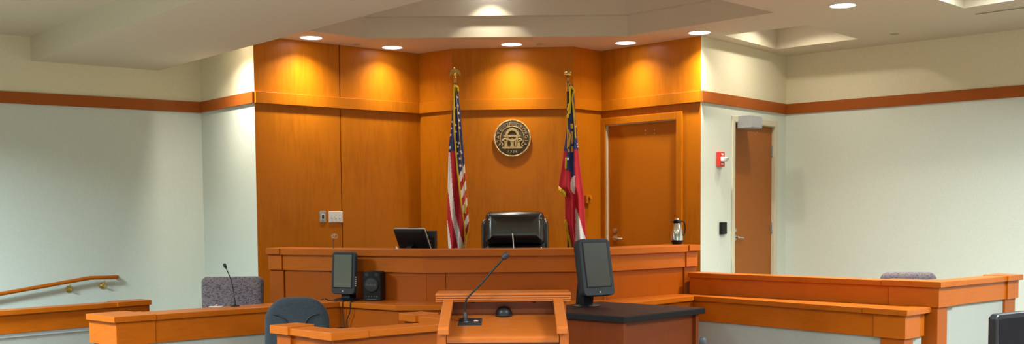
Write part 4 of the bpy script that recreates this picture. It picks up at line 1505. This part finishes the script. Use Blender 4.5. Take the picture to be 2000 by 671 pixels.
# ------------------------------------------------------------------ ceiling fittings and light
def spot(name, loc, energy, col, size=150, blend=.35, rad=.05, beam_k=4.0):
    L = bpy.data.lights.new(name, 'SPOT')
    L.energy = energy; L.color = col; L.spot_size = math.radians(size); L.spot_blend = blend; L.shadow_soft_size = rad
    L.use_nodes = True                             # photometry of the reflector: strongest straight down
    nt = L.node_tree
    em = nt.nodes['Emission']
    tc = nt.nodes.new('ShaderNodeTexCoord')
    sx = nt.nodes.new('ShaderNodeSeparateXYZ')
    ab = nt.nodes.new('ShaderNodeMath'); ab.operation = 'ABSOLUTE'
    pw = nt.nodes.new('ShaderNodeMath'); pw.operation = 'POWER'; pw.inputs[1].default_value = beam_k
    nt.links.new(tc.outputs['Normal'], sx.inputs[0])
    nt.links.new(sx.outputs['Z'], ab.inputs[0])
    nt.links.new(ab.outputs[0], pw.inputs[0])
    nt.links.new(pw.outputs[0], em.inputs['Strength'])
    o = bpy.data.objects.new(name, L)
    COL.objects.link(o)
    o.location = loc
    return o


def can_light(label, p, energy, size=133, z=ZC, r=.105, blend=.16, rad=.035, gain=1.42, beam_k=4.0):
    t = thing('recessed_light', label, 'ceiling light', (p[0], p[1], z), 0, 'recessed ceiling lights')
    obj('trim_ring', lathe(B(), [(r + .012, -.001), (r + .010, -.006), (r, -.007), (r - .006, -.001)], 32), WHITEP, t, smooth='auto')
    obj('lens', lathe(B(), [(r - .004, -.001), (r - .008, -.005), (r * .5, -.009), (.001, -.010)], 32), LENS, t, smooth='auto')
    spot('recessed_lamp', (p[0], p[1], z - .035), energy * gain, (1.0, .93, .78), size, blend, rad, beam_k)
    return t


WARM = 1
can_light('round recessed ceiling light at the left end of the wood paneling', cx(608, 73) ,46)
can_light('round recessed ceiling light over the left wood panel beside the corner', cx(766, 92), 28)
can_light('round recessed ceiling light above the wall seal', cx(999, 86), 33)
can_light('round recessed ceiling light above the wood paneled door', cx(1222, 83), 28)
can_light('round recessed ceiling light at the right end of the wood paneling', cx(1366, 63), 62)
can_light('round recessed ceiling light nearest the top edge of the photo at right', cx(1646, 10), 200)
sl_can = W0 + (L1 - W0).normalized() * .10 + Vector((-.30, -.26))
can_light('recessed ceiling light in the slot beside the dropped beam, lighting the white return wall', sl_can, 90)
trc = sum(tray_right, Vector((0, 0))) / 4
can_light('recessed ceiling light hidden in the square raised tray before the right door', trc, 23, z=ZC + .3, size=150, beam_k=1.6)
can_light('recessed ceiling light in the raised tray above the seal', Vector((-.19, 10.44)), 16, z=Z2, size=96, blend=.12, rad=.03)

for (x, y, lab) in ((697, 86, 'small round sprinkler plate between the two left ceiling lights'), (1055, 85, 'small round sprinkler plate right of the ceiling light above the seal'), (1747, 66, 'small round sprinkler plate on the ceiling at right')):
    p = cx(x, y)
    t = thing('sprinkler_plate', lab, 'sprinkler', (*p, ZC), 0, 'sprinkler plates in the ceiling')
    obj('cover', lathe(B(), [(.042, -.001), (.042, -.006), (.03, -.010), (.001, -.011)], 24), SPRK, t, smooth='auto')
    obj('ring', lathe(B(), [(.05, -.0005), (.05, -.003), (.043, -.003)], 24), CEIL, t)
# linear slot diffuser
pa, pb = cx(1905, 27), cx(1982, 16)
pd_ = (pb - pa).normalized()
av = thing('slot_diffuser', 'dark linear air slot in the ceiling at the upper right', 'vent', (*pa, ZC), ang(pa, pb))
obj('slot', bx(0, 1.2, -.018, .018, -.004, -.0005), BLACKM, av)
obj('frame', box(bx(0, 1.2, -.026, -.018, -.006, -.0005), 0, 1.2, .018, .026, -.006, -.0005), CEIL, av)

def fill_fixture(x, y, rz=0, w=1.2, d=.6, lab='', power=165, z=ZC, col=(.86, .97, 1.0)):  # added ceiling fixture, out of view, giving the room soft fill
    t = thing('fill_light', lab, 'ceiling light', (x, y, z), rz, 'added fill lights')
    b = B()
    box(b, -w / 2 - .03, w / 2 + .03, -d / 2 - .03, -d / 2, -.02, -.001)
    box(b, -w / 2 - .03, w / 2 + .03, d / 2, d / 2 + .03, -.02, -.001)
    box(b, -w / 2 - .03, -w / 2, -d / 2, d / 2, -.02, -.001)
    box(b, w / 2, w / 2 + .03, -d / 2, d / 2, -.02, -.001)
    obj('frame', b, WHITEP, t)
    obj('diffuser', bx(-w / 2, w / 2, -d / 2, d / 2, -.014, -.003), FILLP, t)
    L = bpy.data.lights.new('fill_lamp', 'AREA')
    L.shape = 'RECTANGLE'; L.size = w; L.size_y = d; L.energy = power; L.color = col; L.spread = math.radians(150)
    o = bpy.data.objects.new('fill_lamp', L); COL.objects.link(o)
    o.location = (x, y, z - .016); o.rotation_euler = (0, 0, rz)


tr = [(-5.2, 6.6), (5.2, 6.6), (-2.6, 3.4), (2.6, 3.4), (-5.0, 2.4), (5.0, 2.4), (-1.6, .2), (1.6, .2)]
names = ['front left', 'front right', 'inner left', 'inner right', 'outer left', 'outer right', 'rear left', 'rear right']
for (x, y), nm in zip(tr, names):
    fill_fixture(x, y, 0, power={'front left': 200, 'front right': 105}.get(nm, 165), col=(.74, .94, 1.0) if nm == 'front left' else (.86, .97, 1.0), lab='added ceiling fill light out of view, %s one of eight' % nm)

tc_ = sum(tray_far, Vector((0, 0))) / 4
fill_fixture(tc_.x, tc_.y, math.atan2(u1.y, u1.x), .6, .6, 'added square fill light, unseen inside the raised tray at the upper right', 24, ZC + .3)  # added unseen lamp in the tray, brightening the right wall

w = bpy.data.worlds.new('world')
SC.world = w
w.use_nodes = True
w.node_tree.nodes['Background'].inputs[0].default_value = (.8, .85, 1, 1)
w.node_tree.nodes['Background'].inputs[1].default_value = .02
SC.view_settings.view_transform = 'Standard'
SC.view_settings.look = 'None'
SC.view_settings.gamma = 1
SC.view_settings.use_curve_mapping = False
SC.view_settings.exposure = 1.12
